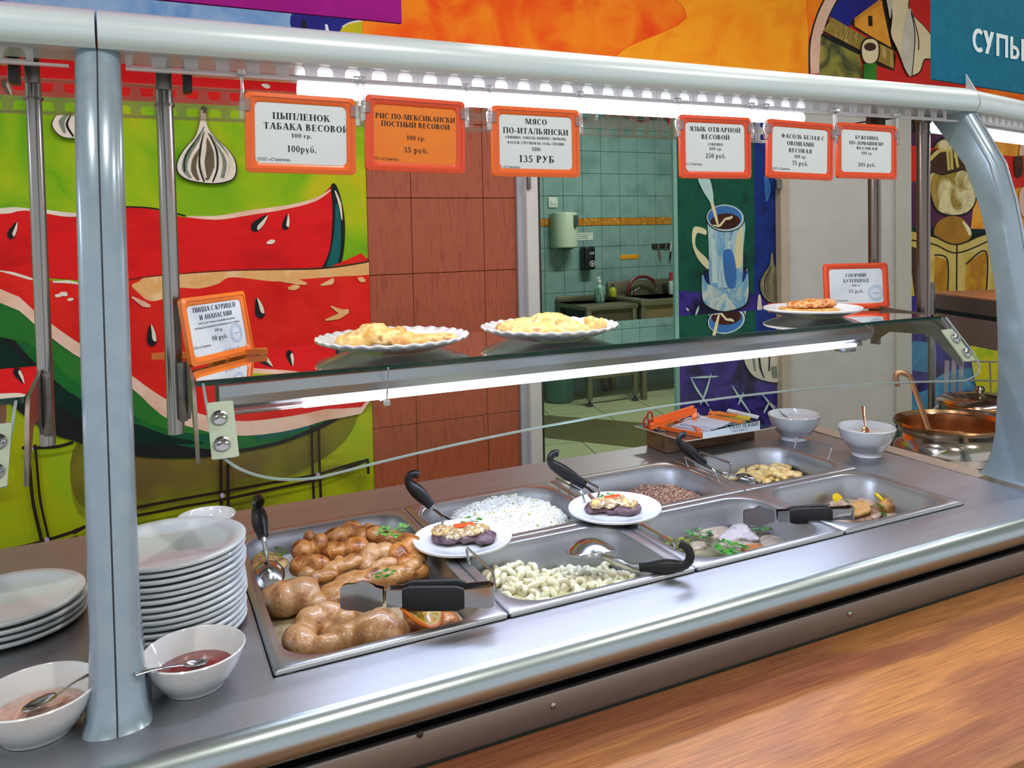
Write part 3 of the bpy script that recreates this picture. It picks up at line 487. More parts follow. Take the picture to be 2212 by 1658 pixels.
# ------------------------------------------------------------------ arched posts
def post(xc, label):
    t = thing('canopy_post', label, 'post', (xc, .05, 0), 'arched posts of the canopy')
    back = [(.128, 0), (.112, .012), (.098, .05), (.089, .1), (.083, .2), (.083, .3), (.087, .39), (.096, .45), (.111, .53), (.131, .6), (.162, .68), (.204, .735), (.252, .798)]
    front = [(-.045, 0), (-.034, .012), (-.026, .05), (-.018, .1), (-.004, .2), (.008, .3), (.021, .39), (.032, .45), (.046, .53), (.060, .6), (.085, .68), (.117, .74), (.155, .798)]
    loops = []; seam = []
    for i, ((yb, z), (yf, _)) in enumerate(zip(back, front)):
        hw = .0265 + (.009 if z < .006 else .0055 if z < .02 else .002 if z < .06 else 0); L = []
        n = 14; rn = .022
        for k in range(n+1):
            a = pi*k/n; L.append((xc+hw*cos(a), yf+rn-rn*1.0*sin(a)**.9, z))
        L += [(xc-hw, yb-.004, z), (xc-hw+.004, yb, z), (xc+hw-.004, yb, z), (xc+hw, yb-.004, z)]
        loops.append(L); seam.append((xc, yf+.0005, z))
    b = MB(); b.loft(loops, 0, True, True); b.build('column', ALU, t)
    b = MB(); b.tube(seam, .0011, 6); b.build('seam', mat('dark_seam', ['27313a'], .6), t)
post(-.172, 'blue grey arched canopy post standing beside the tall plate stack')
post(1.541, 'blue grey arched canopy post standing at the right end by the soup kettles')
# ------------------------------------------------------------------ canopy beam
ROTS = Matrix.Translation((1.541, .15, 0)) @ Matrix.Rotation(R_(13.0), 4, 'Z')       # the soup section turns away from the main run
BY, BZ = .155, .798
def beam(x0, x1, label, M=None):
    prof = [(.0, .0)]+[(.036-.036*cos(a)+.0, .026+.030*sin(a)-.0) for a in [pi*.5*k/8 for k in range(9)]]
    prof = [(-.004, .0), (-.010, .006), (-.014, .016), (-.014, .026), (-.010, .037), (-.001, .046), (.012, .052), (.028, .057), (.05, .059), (.075, .056), (.09, .046), (.09, .0)]
    b = MB(); P = [[(x, BY+y, BZ+z) for y, z in prof] for x in (x0, x1)]
    if M is not None: P = [[tuple(M @ Vector((q[0]-1.541, q[1]-.15, q[2]))) for q in l] for l in P]
    b.loft(P, 0, True, True); return solo(b, 'canopy_beam', BEAMM, label, 'beam', 'canopy beams')
beam(-1.75, -.1735, 'satin metal canopy beam left of the tall arched post')
beam(-.1705, 1.5395, 'long satin metal canopy beam over the food pans, between the two posts')
beam(1.543, 3.2, 'satin metal canopy beam over the soup kettles, right of the right post', ROTS)
# clear sheets lying on the canopy
CANG = clear('canopy_glass', (.40, .34, .34, 1), 2.0)
def sheet(x0, x1, label, M=None):
    b = MB(); b.box(x0, x1, .246, .70, .815, .822)
    if M is not None: b.v = [tuple(M @ Vector((v[0]-1.541, v[1]-.15, v[2]))) for v in b.v]
    return solo(b, 'canopy_glass', CANG, label, 'glass sheet', 'canopy glass sheets', smooth=False)
sheet(-1.75, -.18, 'clear roof sheet of the canopy left of the tall arched post')
sheet(-.168, 1.535, 'clear roof sheet of the canopy above the food pans')
sheet(1.63, 3.2, 'clear roof sheet of the canopy above the soup kettles', ROTS)
# punched acrylic price strips
FROSTB = clear('rear_strip_acrylic', (.88, .86, .82, 1), .5, .2, .2, (.7, .66, .6, 1))
def strip(x0, x1, y, z0, z1, pitch, label, M=None, hw=.0115, lip=True, mt='F'):
    b = MB(); n = int((x1-x0)/pitch); h0, h1 = z0+(z1-z0)*.16, z0+(z1-z0)*.70; T = .0025
    def hole(cx):
        o = [(cx-hw, h0), (cx+hw, h0), (cx+hw, h1-.006), (cx+hw-.002, h1-.002), (cx+hw-.006, h1), (cx-hw+.006, h1), (cx-hw+.002, h1-.002), (cx-hw, h1-.006)]
        q = [(cx-pitch/2, z0), (cx+pitch/2, z0), (cx+pitch/2, h1-.006), (cx+pitch/2, z1), (cx+pitch/4, z1), (cx-pitch/4, z1), (cx-pitch/2, z1), (cx-pitch/2, h1-.006)]
        return o, q
    for i in range(n):
        o, q = hole(x0+pitch*(i+.5)); A = [(u, y, v) for u, v in q]; B = [(u, y, v) for u, v in o]; C = [(u, y+T, v) for u, v in o]; D = [(u, y+T, v) for u, v in q]
        b.loft([A, B, C, D, A])
    if lip: b.box(x0, x1, y-.004, y+.004, z0-.003, z0+.0005)
    if M is not None: b.v = [tuple(M @ Vector((v[0]-1.541, v[1]-.15, v[2]))) for v in b.v]
    return solo(b, 'price_strip', FROST if mt == 'F' else FROSTB, label, 'strip', 'punched acrylic strips', smooth=False)
strip(-.14, 1.50, .168, .778, .806, .0402, 'punched clear acrylic strip hanging under the front beam, above the price tags')
strip(-1.45, -.205, .168, .777, .803, .0402, 'punched clear acrylic strip under the beam left of the tall post')
strip(-.168, 1.535, .700, .785, .815, .0402, mt='B', label= 'punched clear acrylic strip along the rear edge of the canopy glass', lip=True)
strip(-1.5, -.176, .700, .785, .815, .0402, mt='B', label= 'punched clear acrylic strip along the rear canopy edge, left of the tall post')
strip(1.575, 2.6, .168, .780, .806, .036, 'punched clear acrylic strip under the beam over the soup kettles', ROTS)
# ------------------------------------------------------------------ light under the canopy
LEDM = glow('cold_led', (.90, .93, 1, 1), 4)
def led(x0, x1, c0, c1, label, M=None, y=.30, z=.782, pw=LED_W):
    T_ = (lambda p: tuple(M @ Vector((p[0]-1.541, p[1]-.15, p[2])))) if M is not None else (lambda p: p)
    t = thing('canopy_light', label, 'lamp', T_(((c0+c1)/2, y, z)), 'tube lamps under the canopy')
    b = MB(); b.rbox(c0, c1, y-.016, y+.016, z+.016, z+.030, .003); b.v = [T_(v) for v in b.v]; b.build('channel', clear('lamp_channel', (.93, .9, .93, 1), 1, .1, .25), t)
    b = MB(); b.rbox(x0-.01, x1+.01, y-.019, y+.022, z+.0175, z+.024, .002); b.v = [T_(v) for v in b.v]; b.build('tube_cover', mat('lamp_white', ['d5d5da'], .5), t)  # opaque cover, widened to keep the tube's reflection out of the canopy glass
    b = MB(); b.tube([(x0, y, z+.004), (x1, y, z+.004)], .0135, 14); b.v = [T_(v) for v in b.v]; b.build('tube', LEDM, t)
    for x in (c0-.012, c1): b = MB(); b.rbox(x, x+.012, y-.017, y+.017, z-.012, z+.031, .002); b.v = [T_(v) for v in b.v]; b.build('end_cap', BLACK, t)
    l = area('led_light', T_(((x0+x1)/2, y, z-.012)), x1-x0, .02, pw, (.86, .90, 1)); l.parent = t; l.location = Vector(T_(((x0+x1)/2, y, z-.012)))-t.location
    if M is not None: l.rotation_euler = (0, 0, R_(13))
led(.105, 1.17, -.052, 1.40, 'bright white tube lamp under the canopy above the food pans')
led(-1.5, -.9, -1.6, -.285, 'tube lamp under the canopy left of the tall post')
led(1.66, 2.8, 1.60, 2.9, 'white tube lamp under the canopy above the soup kettles', ROTS, pw=2)
# ------------------------------------------------------------------ upright tubes
def upright(x, y, z0, z1, r, label, dk=0):
    t = thing('upright_tube', label, 'tube', (x, y, z0), 'steel tubes carrying the glass shelves')
    b = MB(); b.tube([(x, y, z0), (x, y, z1)], r, 20); b.build('tube', mat('satin_tube_brown_reflection', ['756a64', '82766f'], .26, 1., 2, 2, (30, 30, 1)) if dk else mat('satin_tube', ['8f8c88', 'a09d99'], .24, 1., 2, 2, (30, 30, 1)), t)  # dk: reflection of the brown surroundings put into the steel's base colour
    b = MB(); b.lathe([(r+.0002, z1-.02), (r+.0022, z1-.02), (r+.0022, z1-.024), (r+.0002, z1-.024)], (x, y, 0), 20); b.build('collar', STEELD, t)
    b = MB(); b.rbox(x-r*.9, x+r*.9, y-r*.9, y+r*.9, z1, .815, .002); b.build('top_fitting', STEELD, t)
upright(-.263, .36, .248, .782, .0105, 'steel tube hanging left of the tall arched post')
upright(-.0885, .36, .243, .782, .0125, 'steel tube hanging right of the tall arched post, by the pizza tag')
upright(1.507, .40, .345, .782, .0155, 'steel tube hanging behind the rightmost hanging tag', 1)
upright(1.495, .25, .325, .782, .0148, 'steel tube hanging behind the right arched post', 1)
# ------------------------------------------------------------------ glass shelf with its light and sneeze guard
SZ = .35
def shelf(x0, x1, label, glabel, fL, fR, yb=.487, M=None, mirror=None):
    T_ = (lambda p: tuple(M @ Vector((p[0]-1.541, p[1]-.15, p[2])))) if M is not None else ((lambda p: (2*mirror-p[0], p[1], p[2])) if mirror is not None else (lambda p: p))
    def B_(b, *a, **k): b.v = [T_(v) for v in b.v]; return b.build(*a, **k)
    t = thing('glass_shelf', label, 'shelf', T_(((x0+x1)/2, .33, SZ-.008)), 'glass shelves over the counter')
    g = MB(); q = [(x0, fL), (x1, fR), (x1, yb), (x0, yb)]
    g.add([(x, y, SZ) for x, y in q], [(0, 1, 2, 3)]); B_(g, 'glass_top', SHELFG, t, smooth=False)
    g = MB(); e = .0006
    for (a, b_) in ((0, 1), (1, 2), (2, 3), (3, 0)):
        (xa, ya), (xb, yb_) = q[a], q[b_]; g.add([(xa, ya, SZ-e), (xb, yb_, SZ-e), (xb, yb_, SZ-.0085), (xa, ya, SZ-.0085)], [(0, 1, 2, 3)])
    B_(g, 'glass_edge', GEDGE, t, smooth=False)
    # end brackets between tube and shelf
    for xe, s in ((x0, 1), (x1, -1)):
        yf = fL if s == 1 else fR
        g = MB(); g.prism([(.352, SZ-.085), (.352, SZ+.012), (.30, SZ+.006), (yf+.006, SZ-.001), (yf-.012, SZ-.02), (yf-.05, SZ-.105), (yf-.042, SZ-.105), (yf+.03, SZ-.045), (.30, SZ-.05)], lambda u, v, d: (xe-s*d, u, v), .001, .006)
        g.rbox(xe-s*.012-.006, xe-s*.012+.006, .335, .352, SZ-.085, SZ+.008, .002)
        if s == -1 and mirror is None: g.rbox(xe+.004, xe+.075, .24, .26, SZ-.03, SZ-.012, .003); g.rbox(xe+.004, xe+.08, .39, .41, SZ-.03, SZ-.006, .003)
        B_(g, 'end_bracket', STEELD, t)
    # lamp housing under the front edge, then its light
    hy = .235; xa, xb = x0+.03, x1-.16
    pr = [(hy-.035, SZ-.012), (hy-.038, SZ-.028), (hy-.030, SZ-.042), (hy-.012, SZ-.050), (hy+.012, SZ-.050), (hy+.030, SZ-.042), (hy+.038, SZ-.028), (hy+.035, SZ-.012)]
    g = MB(); g.loft([[(x, y, z) for y, z in pr] for x in (xa, xb)], 0, True, True); g.rbox(xb-.06, xb-.025, hy-.012, hy+.02, SZ-.072, SZ-.045, .003)
    B_(g, 'lamp_housing', mat('housing_steel', ['a3a7ad', 'b0b4ba'], .28, 1., 3, 2, (1, 20, 20)), t)
    l0, l1 = xa+.12, xb-.03
    g = MB(); g.rbox(xa+.02, xb-.01, hy-.016, hy+.008, SZ-.060, SZ-.0505, .003); d = B_(g, 'diffuser', clear('diffuser_clear', (.9, .88, .93, 1), 1, .1, .35), t)
    g = MB(); g.rbox(l0, l1, hy-.0175, hy-.004, SZ-.0605, SZ-.0535, .002); B_(g, 'light_strip', glow('cold_led_strip', (.88, .92, 1, 1), 4), d)
    if mirror is None and M is None:
        area('shelf_light', ((l0+l1)/2, hy-.006, SZ-.064), l1-l0, .014, LED2_W, (.62, .72, 1), parent=t)
    # sneeze guard
    s_ = thing('sneeze_guard', glabel, 'glass panel', T_(((x0+x1)/2, .12, .22)), 'hanging sneeze guard glass')
    def G(u, v):    # u along the counter, v down the sloping pane (0 top, 1 bottom)
        k = (u-x0)/(x1-x0); yt = fL+(fR-fL)*k-.012
        return Vector((u, yt+(.062-yt)*v, SZ-.003+(.2245-SZ+.003)*v))
    xg0, xg1 = x0+.004, x1+.0
    out = [(xg0+.004, 0), (xg1, 0), (xg1+.012, .35), (xg1+.022, .62), (xg1+.018, .8), (xg1-.005, .93), (xg1-.05, .985)]
    N = 28; mid = [(xg1-.05+(xg0+.14-xg1+.05)*i/N, 1-.23*(1-(2*(i/N)-1)**2)**.9) for i in range(1, N)]
    out += mid + [(xg0+.14-.131*sin(a)**.8, .995-.50*(1-cos(a))**.9) for a in [pi/2*k/14 for k in range(15)]]
    g = MB(); P3 = [G(u, v) for u, v in out]; nrm = (P3[1]-P3[0]).cross(P3[7]-P3[0]).normalized(); nrm = nrm if nrm.y < 0 else -nrm
    g.add(P3, [tuple(range(len(P3)))]); B_(g, 'pane', GLASS, s_, smooth=False)
    g = MB(); e = P3[1:]+[P3[0]]; g.tube(e, .0021, 6, closed=False); B_(g, 'edge', clear('pane_edge', (.62, .86, .84, 1), 1.6, .05, .55, (.80, .95, .95, 1)), s_)
    for xe, s in ((xg0, 1), (xg1, -1)):
        sl = 0 if s == 1 else .012
        pad = rrect(0, .034, .26, .78, .008, 4); c = MB()
        pv = [G(xe+s*(.006+u)+sl*(v-.2)/.35*.9, v)+nrm*.001 for u, v in [(u_, .2+(v_-.26)/.52*.52) for u_, v_ in pad]]; pv2 = [q+nrm*.003 for q in pv]
        c.loft([pv, pv2], 0, True, True); pd = B_(c, 'clamp_pad', mat('frosted_pad', ['a9b7a2'], .45, coat=.1), s_)
        for v in (.36, .60):
            q = G(xe+s*.020+sl*(v-.2)/.35*.9, v)+nrm*.006; M3 = nrm.to_track_quat('Z', 'Y').to_matrix()
            c = MB(); c.lathe([(.0105, -.002), (.011, 0), (.010, .003), (.006, .0055), (.0001, .0065)], q, 20, M=M3); sc_ = B_(c, 'screw', STEELB, pd)
            c = MB(); c.box(-.0062, .0062, -.0011, .0011, .0035, .0064, M=Matrix.Translation(q) @ (M3.to_4x4() @ Matrix.Rotation(.55, 4, 'Z'))); B_(c, 'slot', mat('slot_dark', ['3a3a3c'], .6), pd)
    return t
shelf(-.066, 1.436, 'green tinted glass shelf carrying the plates, above the food pans', 'clear curved cornered sneeze guard hanging in front of the food pans', .194, .158)
shelf(-.066, 1.436, 'green tinted glass shelf at the far left edge, beyond the tall post', 'clear sneeze guard at the far left edge, beyond the tall post', .194, .194, mirror=-.169)
# zip tie round the lamp housing
zt = MB(); p = at(834, 808, y=.19); zt.tube([(p.x, .176, SZ-.004), (p.x+.001, .186, SZ-.03), (p.x+.002, .196, SZ-.056), (p.x+.002, .235, SZ-.065)], .0012, 6); zt.rbox(p.x-.003, p.x+.006, .19, .20, SZ-.066, SZ-.058, .001)
solo(zt, 'cable_tie', mat('white_nylon', ['dfe3ea'], .4), 'white cable tie round the shelf lamp housing, near the left end', 'cable tie')
# ------------------------------------------------------------------ gastronorm pans
PANM = mat('pan_steel', ['b4b7bb', 'bbbec2'], .37, 1., 6, 2, rvar=.03)
def pan(x0, x1, y0, y1, depth, label, handles=(), z=.002):
    t = thing('food_pan', label, 'food pan', ((x0+x1)/2, (y0+y1)/2, z-depth), 'food pans set into the counter')
    g = .0012; x0 += g; x1 -= g; y0 += g; y1 -= g; I = .0175; b = MB()
    def L(ins, r, zz): return [(x, y, zz) for x, y in rrect(x0+ins, x1-ins, y0+ins, y1-ins, r, 9)]
    loops = [L(0, .004, z-.001), L(0, .004, z+.0035), L(.0015, .004, z+.005), L(I-.003, .062, z+.005), L(I, .060, z+.003), L(I+.001, .059, z-.010), L(I+.0035, .057, z-.014)]
    loops += [L(I+.006, .055, z-depth+.016), L(I+.009, .052, z-depth+.006), L(I+.018, .046, z-depth)]
    b.loft(loops, 0, False, True); b.build('basin', PANM, t, ang=50)
    for (side, lean, up) in handles:
        yc = (y0+y1)/2; hw = min(.055, (y1-y0)*.23); xs = x0+.010 if side < 0 else x1-.010
        dx = lean; zt = z+.006+up
        pts = [(xs, yc-hw, z+.006), (xs+dx*.9, yc-hw, zt-.003), (xs+dx, yc-hw+.004, zt), (xs+dx, yc+hw-.004, zt), (xs+dx*.9, yc+hw, zt-.003), (xs, yc+hw, z+.006)]
        b = MB(); b.tube(pts, .0023, 8); b.build('wire_handle', STEELB, t)
    return t
C0, C1, C2, C3, C4 = 0.0, .324, .653, .980, 1.297
Y0, Y1, Y2 = .0, .265, .528
PAN1 = pan(C0, C1, Y0, Y2, .052, 'large deep steel pan filled with roast chicken pieces')
pan(C1, C2, Y1, Y2, .10, 'steel pan of white rice behind the macaroni pan', ((-1, .012, .028), (1, -.01, .03)))
pan(C1, C2, Y0, Y1, .10, 'steel pan of elbow macaroni beside the chicken pan', ((-1, -.004, .030),))
pan(C2, C3, Y1, Y2, .10, 'steel pan of buckwheat between the rice and the fried pieces', ((-1, .01, .03), (1, -.012, .026)))
pan(C2, C3, Y0, Y1, .10, 'steel pan of clear broth with sliced meat', ((-1, .002, .010),))
pan(C3, C4, Y1, Y2, .08, 'rear right steel pan holding a heap of yellow fried pieces', ((-1, .012, .032), (1, .012, .030)))
pan(C3, C4-.0, Y0, Y1, .08, 'front right steel pan holding baked meat slices with lemon')
# ------------------------------------------------------------------ roast chicken
CHK = mat('roast_chicken_skin', ['6e3f1c', 'a8703a', 'c4935a', 'b57c42', '8a5528'], .3, 0, 30, 7, bump=.5, bscale=230, coat=.35, sss=.08, lo=.3, hi=.7, dist=.5)
CHP = mat('pale_chicken_skin', ['8f5c34', 'bd8a58', 'cca274', 'b98452', '9a663a'], .27, 0, 26, 7, bump=.5, bscale=210, coat=.45, sss=.1, lo=.3, hi=.7, dist=.6)
CHD = mat('dark_roast_chicken_skin', ['4a2210', '94531f', 'c98a48', 'b86f30', '6e3514'], .32, 0, 28, 7, bump=.5, bscale=210, coat=.3, sss=.08, lo=.3, hi=.7, dist=.6)
def chick(label, px, py, z, parts, m, rot=0., k=1.0, seed=0):
    c = at(px, py, z=z); P = []
    for p in parts:
        d = Vector((p[0]*cos(rot)-p[1]*sin(rot), p[0]*sin(rot)+p[1]*cos(rot), p[2]))*k
        P.append((c+d, (p[3]*k, p[4]*k, p[5]*k), rot+(p[6] if len(p) > 6 else 0)))
    o = blob('chicken_piece', P, m, vox=.0030, bumpy=.0034, bscale=52, smooth=3, seed=seed)
    return tag(o, label, 'chicken piece', 'roast chicken pieces in the large pan')
def chick(label, m, seed, *E):        # soft pieces given by where each bulge shows and its half sizes across, in depth and in height
    P = [(at(e[0], e[1], z=e[2]), (e[3], e[4], e[5]), A0_+(e[6] if len(e) > 6 else 0), (e[7] if len(e) > 7 else 0)) for e in E]
    return tag(blob('chicken_piece', P, m, vox=.0028, bumpy=.0018, bscale=38, smooth=3, seed=seed), label, 'chicken piece', 'roast chicken pieces in the large pan')
A0_ = atan2(CR.y, CR.x)
chick('plump glossy chicken breast in the left front of the large pan', CHP, 1, (612, 1292, -.014, .038, .032, .026), (650, 1285, -.012, .032, .030, .027), (684, 1302, -.018, .018, .020, .016), (662, 1240, -.010, .016, .014, .013), (580, 1302, -.020, .020, .020, .017))
chick('curled chicken half with a pale drumstick, closest to the front rim of the pan', CHP, 2, (648, 1382, -.020, .024, .034, .020, .7), (672, 1345, -.014, .026, .026, .022, .5), (705, 1328, -.010, .028, .020, .020), (742, 1338, -.012, .014, .016, .016), (705, 1392, -.022, .030, .015, .015, .35), (668, 1400, -.024, .018, .013, .013), (760, 1372, -.018, .030, .020, .018, .3), (812, 1356, -.012, .036, .034, .026), (850, 1368, -.018, .026, .026, .020), (786, 1330, -.012, .020, .018, .016), (735, 1365, -.026, .030, .020, .014))
chick('flat browned chicken piece lying under the orange slice', CHD, 4, (925, 1345, -.020, .034, .022, .014), (962, 1340, -.022, .022, .018, .013), (900, 1325, -.018, .022, .018, .014), (978, 1348, -.026, .012, .012, .010))
chick('long chicken leg lying behind the tongs', CHK, 5, (725, 1282, -.016, .028, .024, .018), (765, 1262, -.012, .036, .024, .020), (818, 1248, -.008, .036, .018, .018), (862, 1238, -.008, .026, .014, .014), (892, 1222, -.006, .018, .012, .012, .5), (906, 1210, -.004, .012, .011, .011))
chick('bent flat chicken wing in the centre of the large pan', CHK, 6, (668, 1262, -.004, .014, .010, .010), (695, 1246, -.002, .028, .012, .012, .42), (735, 1222, .002, .030, .014, .012, .42), (765, 1212, .002, .018, .016, .014), (732, 1208, .008, .008, .007, .008), (720, 1236, -.006, .028, .012, .010, .42))
chick('golden chicken quarter at the left, behind the glossy breast', CHD, 7, (652, 1188, .004, .020, .018, .018), (690, 1176, .006, .016, .018, .020), (650, 1222, -.006, .020, .020, .018), (685, 1222, -.004, .024, .018, .019), (668, 1160, .012, .012, .010, .012))
chick('dark browned chicken piece near the rear of the pan', CHD, 8, (725, 1158, .008, .022, .018, .016), (760, 1148, .006, .022, .020, .020), (722, 1190, -.004, .026, .018, .018), (765, 1182, -.002, .030, .020, .018), (785, 1160, .000, .020, .020, .018))
chick('chicken thigh in the pan middle with a pale fold', CHP, 9, (800, 1200, .000, .018, .026, .020), (830, 1194, .002, .020, .018, .018), (832, 1222, -.006, .026, .012, .014, .5), (790, 1218, -.006, .018, .020, .016))
chick('orange browned chicken piece by the left small plate', CHD, 10, (862, 1196, .000, .020, .026, .020), (890, 1180, .004, .020, .022, .020), (878, 1218, -.008, .018, .018, .016), (902, 1205, -.006, .016, .020, .018))
chick('chicken piece beneath the parsley at the rear of the pan', CHD, 11, (808, 1156, .004, .020, .018, .018), (842, 1162, .000, .026, .022, .016), (872, 1168, -.002, .020, .018, .016), (795, 1140, .012, .010, .009, .010))
chick('browned chicken scrap at the right rear of the pan, below the small plate', CHD, 16, (905, 1232, -.016, .020, .014, .012), (880, 1238, -.016, .018, .014, .012))
chick('small pale chicken scrap between the glossy breast and the tongs', CHK, 15, (716, 1302, -.022, .018, .016, .014), (736, 1296, -.020, .016, .014, .013))
c = at(577, 1215, z=-.012)
tag(blob('bread_slice', [(c, (.040, .022, .010), .9), (c+Vector((.012, -.018, -.004)), (.032, .016, .009), .8), (c+Vector((-.006, .02, .001)), (.026, .016, .010), .9)], mat('pale_crumb', ['d8b67c', 'c9a262', 'e0c898'], .6, 0, 30, 4, bump=.4, bscale=200), vox=.003, bumpy=.001), 'pale golden slice with dill under the ladle in the chicken pan', 'bread slice')
jm = MB(); jm.add([(x, y, -.040) for x, y in rrect(C0+.03, C1-.03, Y0+.03, Y2-.03, .03)], [tuple(range(32))]); 
tag(solo(jm, 'pan_juices', mat('chicken_juices', ['a99672', 'c0b08c', '8c7856'], .18, 0, 60, 5, coat=.5, bump=.3), 'thin golden juices covering the bottom of the chicken pan', 'juices', kind='stuff'))
# orange slice, folded
om = MB(); N = 26; R0 = .03
def oz(a, r): return .006*sin(2*a+.6)*(r/.03)**2
oc = at(912, 1322, z=.012)
rings = [(.0001, 0), (.010, 0), (.022, 0), (.0255, 1), (.0285, 2), (.0300, 2)]
vs = []; 
for r, _ in rings:
    for k in range(N):
        a = 2*pi*k/N; p = Vector((r*1.12*cos(a), r*.92*sin(a), oz(a, r)+.001)); p = Matrix.Rotation(.35, 3, 'Y') @ Matrix.Rotation(.25, 3, 'X') @ p; vs.append(oc+p)
fs = []; ms = []
for j in range(len(rings)-1):
    for k in range(N):
        l = (k+1) % N; fs.append((j*N+k, j*N+l, (j+1)*N+l, (j+1)*N+k)); ms.append(0 if j < 2 and k % 4 else (1 if j == 2 or (j < 2) else 2))
om.v = [tuple(v) for v in vs]; om.f = fs; om.m = ms
ob = solo(om, 'orange_slice', [mat('orange_pulp', ['e0a400', 'eab41c', 'd98e08'], .25, 0, 120, 3, coat=.4, sss=.1), mat('orange_pith', ['f0d27a']), mat('orange_peel', ['e8720c', 'ee8a1c'], .35)], 'twisted orange slice on the chicken at the front of the pan', 'orange slice')
sm = ob.modifiers.new('thick', 'SOLIDIFY'); sm.thickness = .004
# ------------------------------------------------------------------ herbs
HERB = mat('parsley_green', ['2c6a1c', '4a8f2e', '1f5418'], .5, 0, 60, 3); HERBL = mat('bright_parsley', ['55993c', '7cb45a', '3f8030'], .5, 0, 60, 3)
def herb(name, label, c, size, n=6, m=HERB, seed=0, flat=.35, group=None):
    rnd = random.Random(seed); b = MB(); c = Vector(c)
    for i in range(n):
        a = 2*pi*i/n+rnd.uniform(-.4, .4); rr = size*rnd.uniform(.35, .62); tip = c+Vector((cos(a)*rr, sin(a)*rr, size*rnd.uniform(.05, flat)))
        b.tube([c, (c+tip)/2+Vector((0, 0, size*.06)), tip], size*.018, 5)
        for q in (-1, 0, 1):
            aa = a+q*.75; L = size*rnd.uniform(.30, .46); W = L*.34; d = Vector((cos(aa), sin(aa), rnd.uniform(-.25, .25))); s_ = Vector((-sin(aa), cos(aa), 0)); up = Vector((0, 0, 1))
            pr = [(0, 0), (.25, .9), (.38, .55), (.55, 1.1), (.66, .6), (.82, .75), (1, 0), (.82, -.75), (.66, -.6), (.55, -1.1), (.38, -.55), (.25, -.9)]
            top = [tip+d*(L*u)+s_*(W*v)+up*(size*.05*sin(u*3)-abs(v)*size*.02) for u, v in pr]
            b.loft([top, [p-up*size*.012 for p in top]], 0, True, True)
    return solo(b, name, m, label, 'herb', group, ang=20)
herb('parsley_sprig', 'large light green parsley sprig at the rear of the chicken pan', at(846, 1150, z=.02), .034, 8, HERBL, 1)
herb('parsley_sprig', 'small parsley tuft on the chicken just above the tongs', at(832, 1243, z=.014), .022, 6, HERB, 2)
herb('dill_sprig', 'thin dill sprig beside the ladle in the chicken pan', at(592, 1200, z=.001), .026, 5, HERB, 3)
# ------------------------------------------------------------------ rice
RICE = mat('white_rice', ['e9e9e2', 'f2f2ec', 'dadad0'], .5, 0, 90, 3, bump=.4, bscale=300); CORN = mat('corn_yellow', ['d8c060']); PEAG = mat('pickle_green', ['8a9a3c'])
def mound(x0, x1, y0, y1, fn, n, m, name, label, cat, grains=None, gm=None, kind='stuff', extra=None):
    b = MB(); nx = n; ny = int(n*(y1-y0)/(x1-x0)); 
    vs = [(x0+(x1-x0)*i/nx, y0+(y1-y0)*j/ny) for j in range(ny+1) for i in range(nx+1)]
    b.add([(x, y, fn(x, y)) for x, y in vs], [(j*(nx+1)+i, j*(nx+1)+i+1, (j+1)*(nx+1)+i+1, (j+1)*(nx+1)+i) for j in range(ny) for i in range(nx)])
    if grains: grains(b, fn)
    return solo(b, name, m, label, cat, kind=kind, ang=60)
def rz(x, y):
    u = (x-(C1+C2)/2)/.15; v = (y-(Y1+Y2)/2)/.115; e = max(0, 1-u*u*.9-v*v*.8)
    return -.048+.062*min(1, 1.35*e)+.008*noise.noise(Vector((x*40, y*40, 1)))+.004*noise.noise(Vector((x*120, y*120, 3)))
def rgrains(b, fn):
    rnd = random.Random(5)
    for i in range(2600):
        x = rnd.uniform(C1+.022, C2-.022); y = rnd.uniform(Y1+.02, Y2-.022); a = rnd.uniform(0, pi); q = rnd.uniform(-.5, .5)
        k = 0 if i > 110 else (1 if i % 2 else 2); L = .0036 if k == 0 else .003; d = Vector((cos(a)*cos(q), sin(a)*cos(q), sin(q))); s_ = Vector((-sin(a), cos(a), 0)); u = d.cross(s_); c = Vector((x, y, fn(x, y)+.001)); w_ = .0012 if k == 0 else .002
        vs = [c-d*L]+[c+s_*w_*cos(t)+u*w_*sin(t) for t in (0, 1.57, 3.14, 4.71)]+[c+d*L]
        b.add(vs, [(0, 2, 1), (0, 3, 2), (0, 4, 3), (0, 1, 4), (5, 1, 2), (5, 2, 3), (5, 3, 4), (5, 4, 1)], k)
mound(C1+.02, C2-.02, Y1+.02, Y2-.02, rz, 60, [RICE, CORN, PEAG], 'rice', 'heap of white rice with corn and green bits filling its pan', 'rice', rgrains)
herb('parsley_sprig', 'parsley sprig lying on top of the white rice', at(1090, 1108, z=-.006), .036, 5, HERB, 4)
# ------------------------------------------------------------------ buckwheat
def bz_(x, y):
    u = (x-.85)/.135; v = (y-.40)/.115; e = max(0, 1-u*u-v*v)
    return -.082+.074*e**.6+.006*noise.noise(Vector((x*50, y*50, 4)))
def bgrains(b, fn):
    rnd = random.Random(6)
    for i in range(3200):
        x = rnd.gauss(.86, .06); y = rnd.gauss(.40, .055)
        if not (C2+.02 < x < C3-.02 and Y1+.02 < y < Y2-.02): continue
        a = rnd.uniform(0, pi); d = Vector((cos(a), sin(a), rnd.uniform(-.4, .4))); s_ = Vector((-sin(a), cos(a), 0)); u = d.cross(s_); c = Vector((x, y, fn(x, y)+.0012)); L = .0026; w_ = .0017
        vs = [c-d*L]+[c+s_*w_*cos(t)+u*w_*sin(t) for t in (0, 2.1, 4.2)]+[c+d*L]
        b.add(vs, [(0, 2, 1), (0, 3, 2), (0, 1, 3), (4, 1, 2), (4, 2, 3), (4, 3, 1)], rnd.randrange(3))
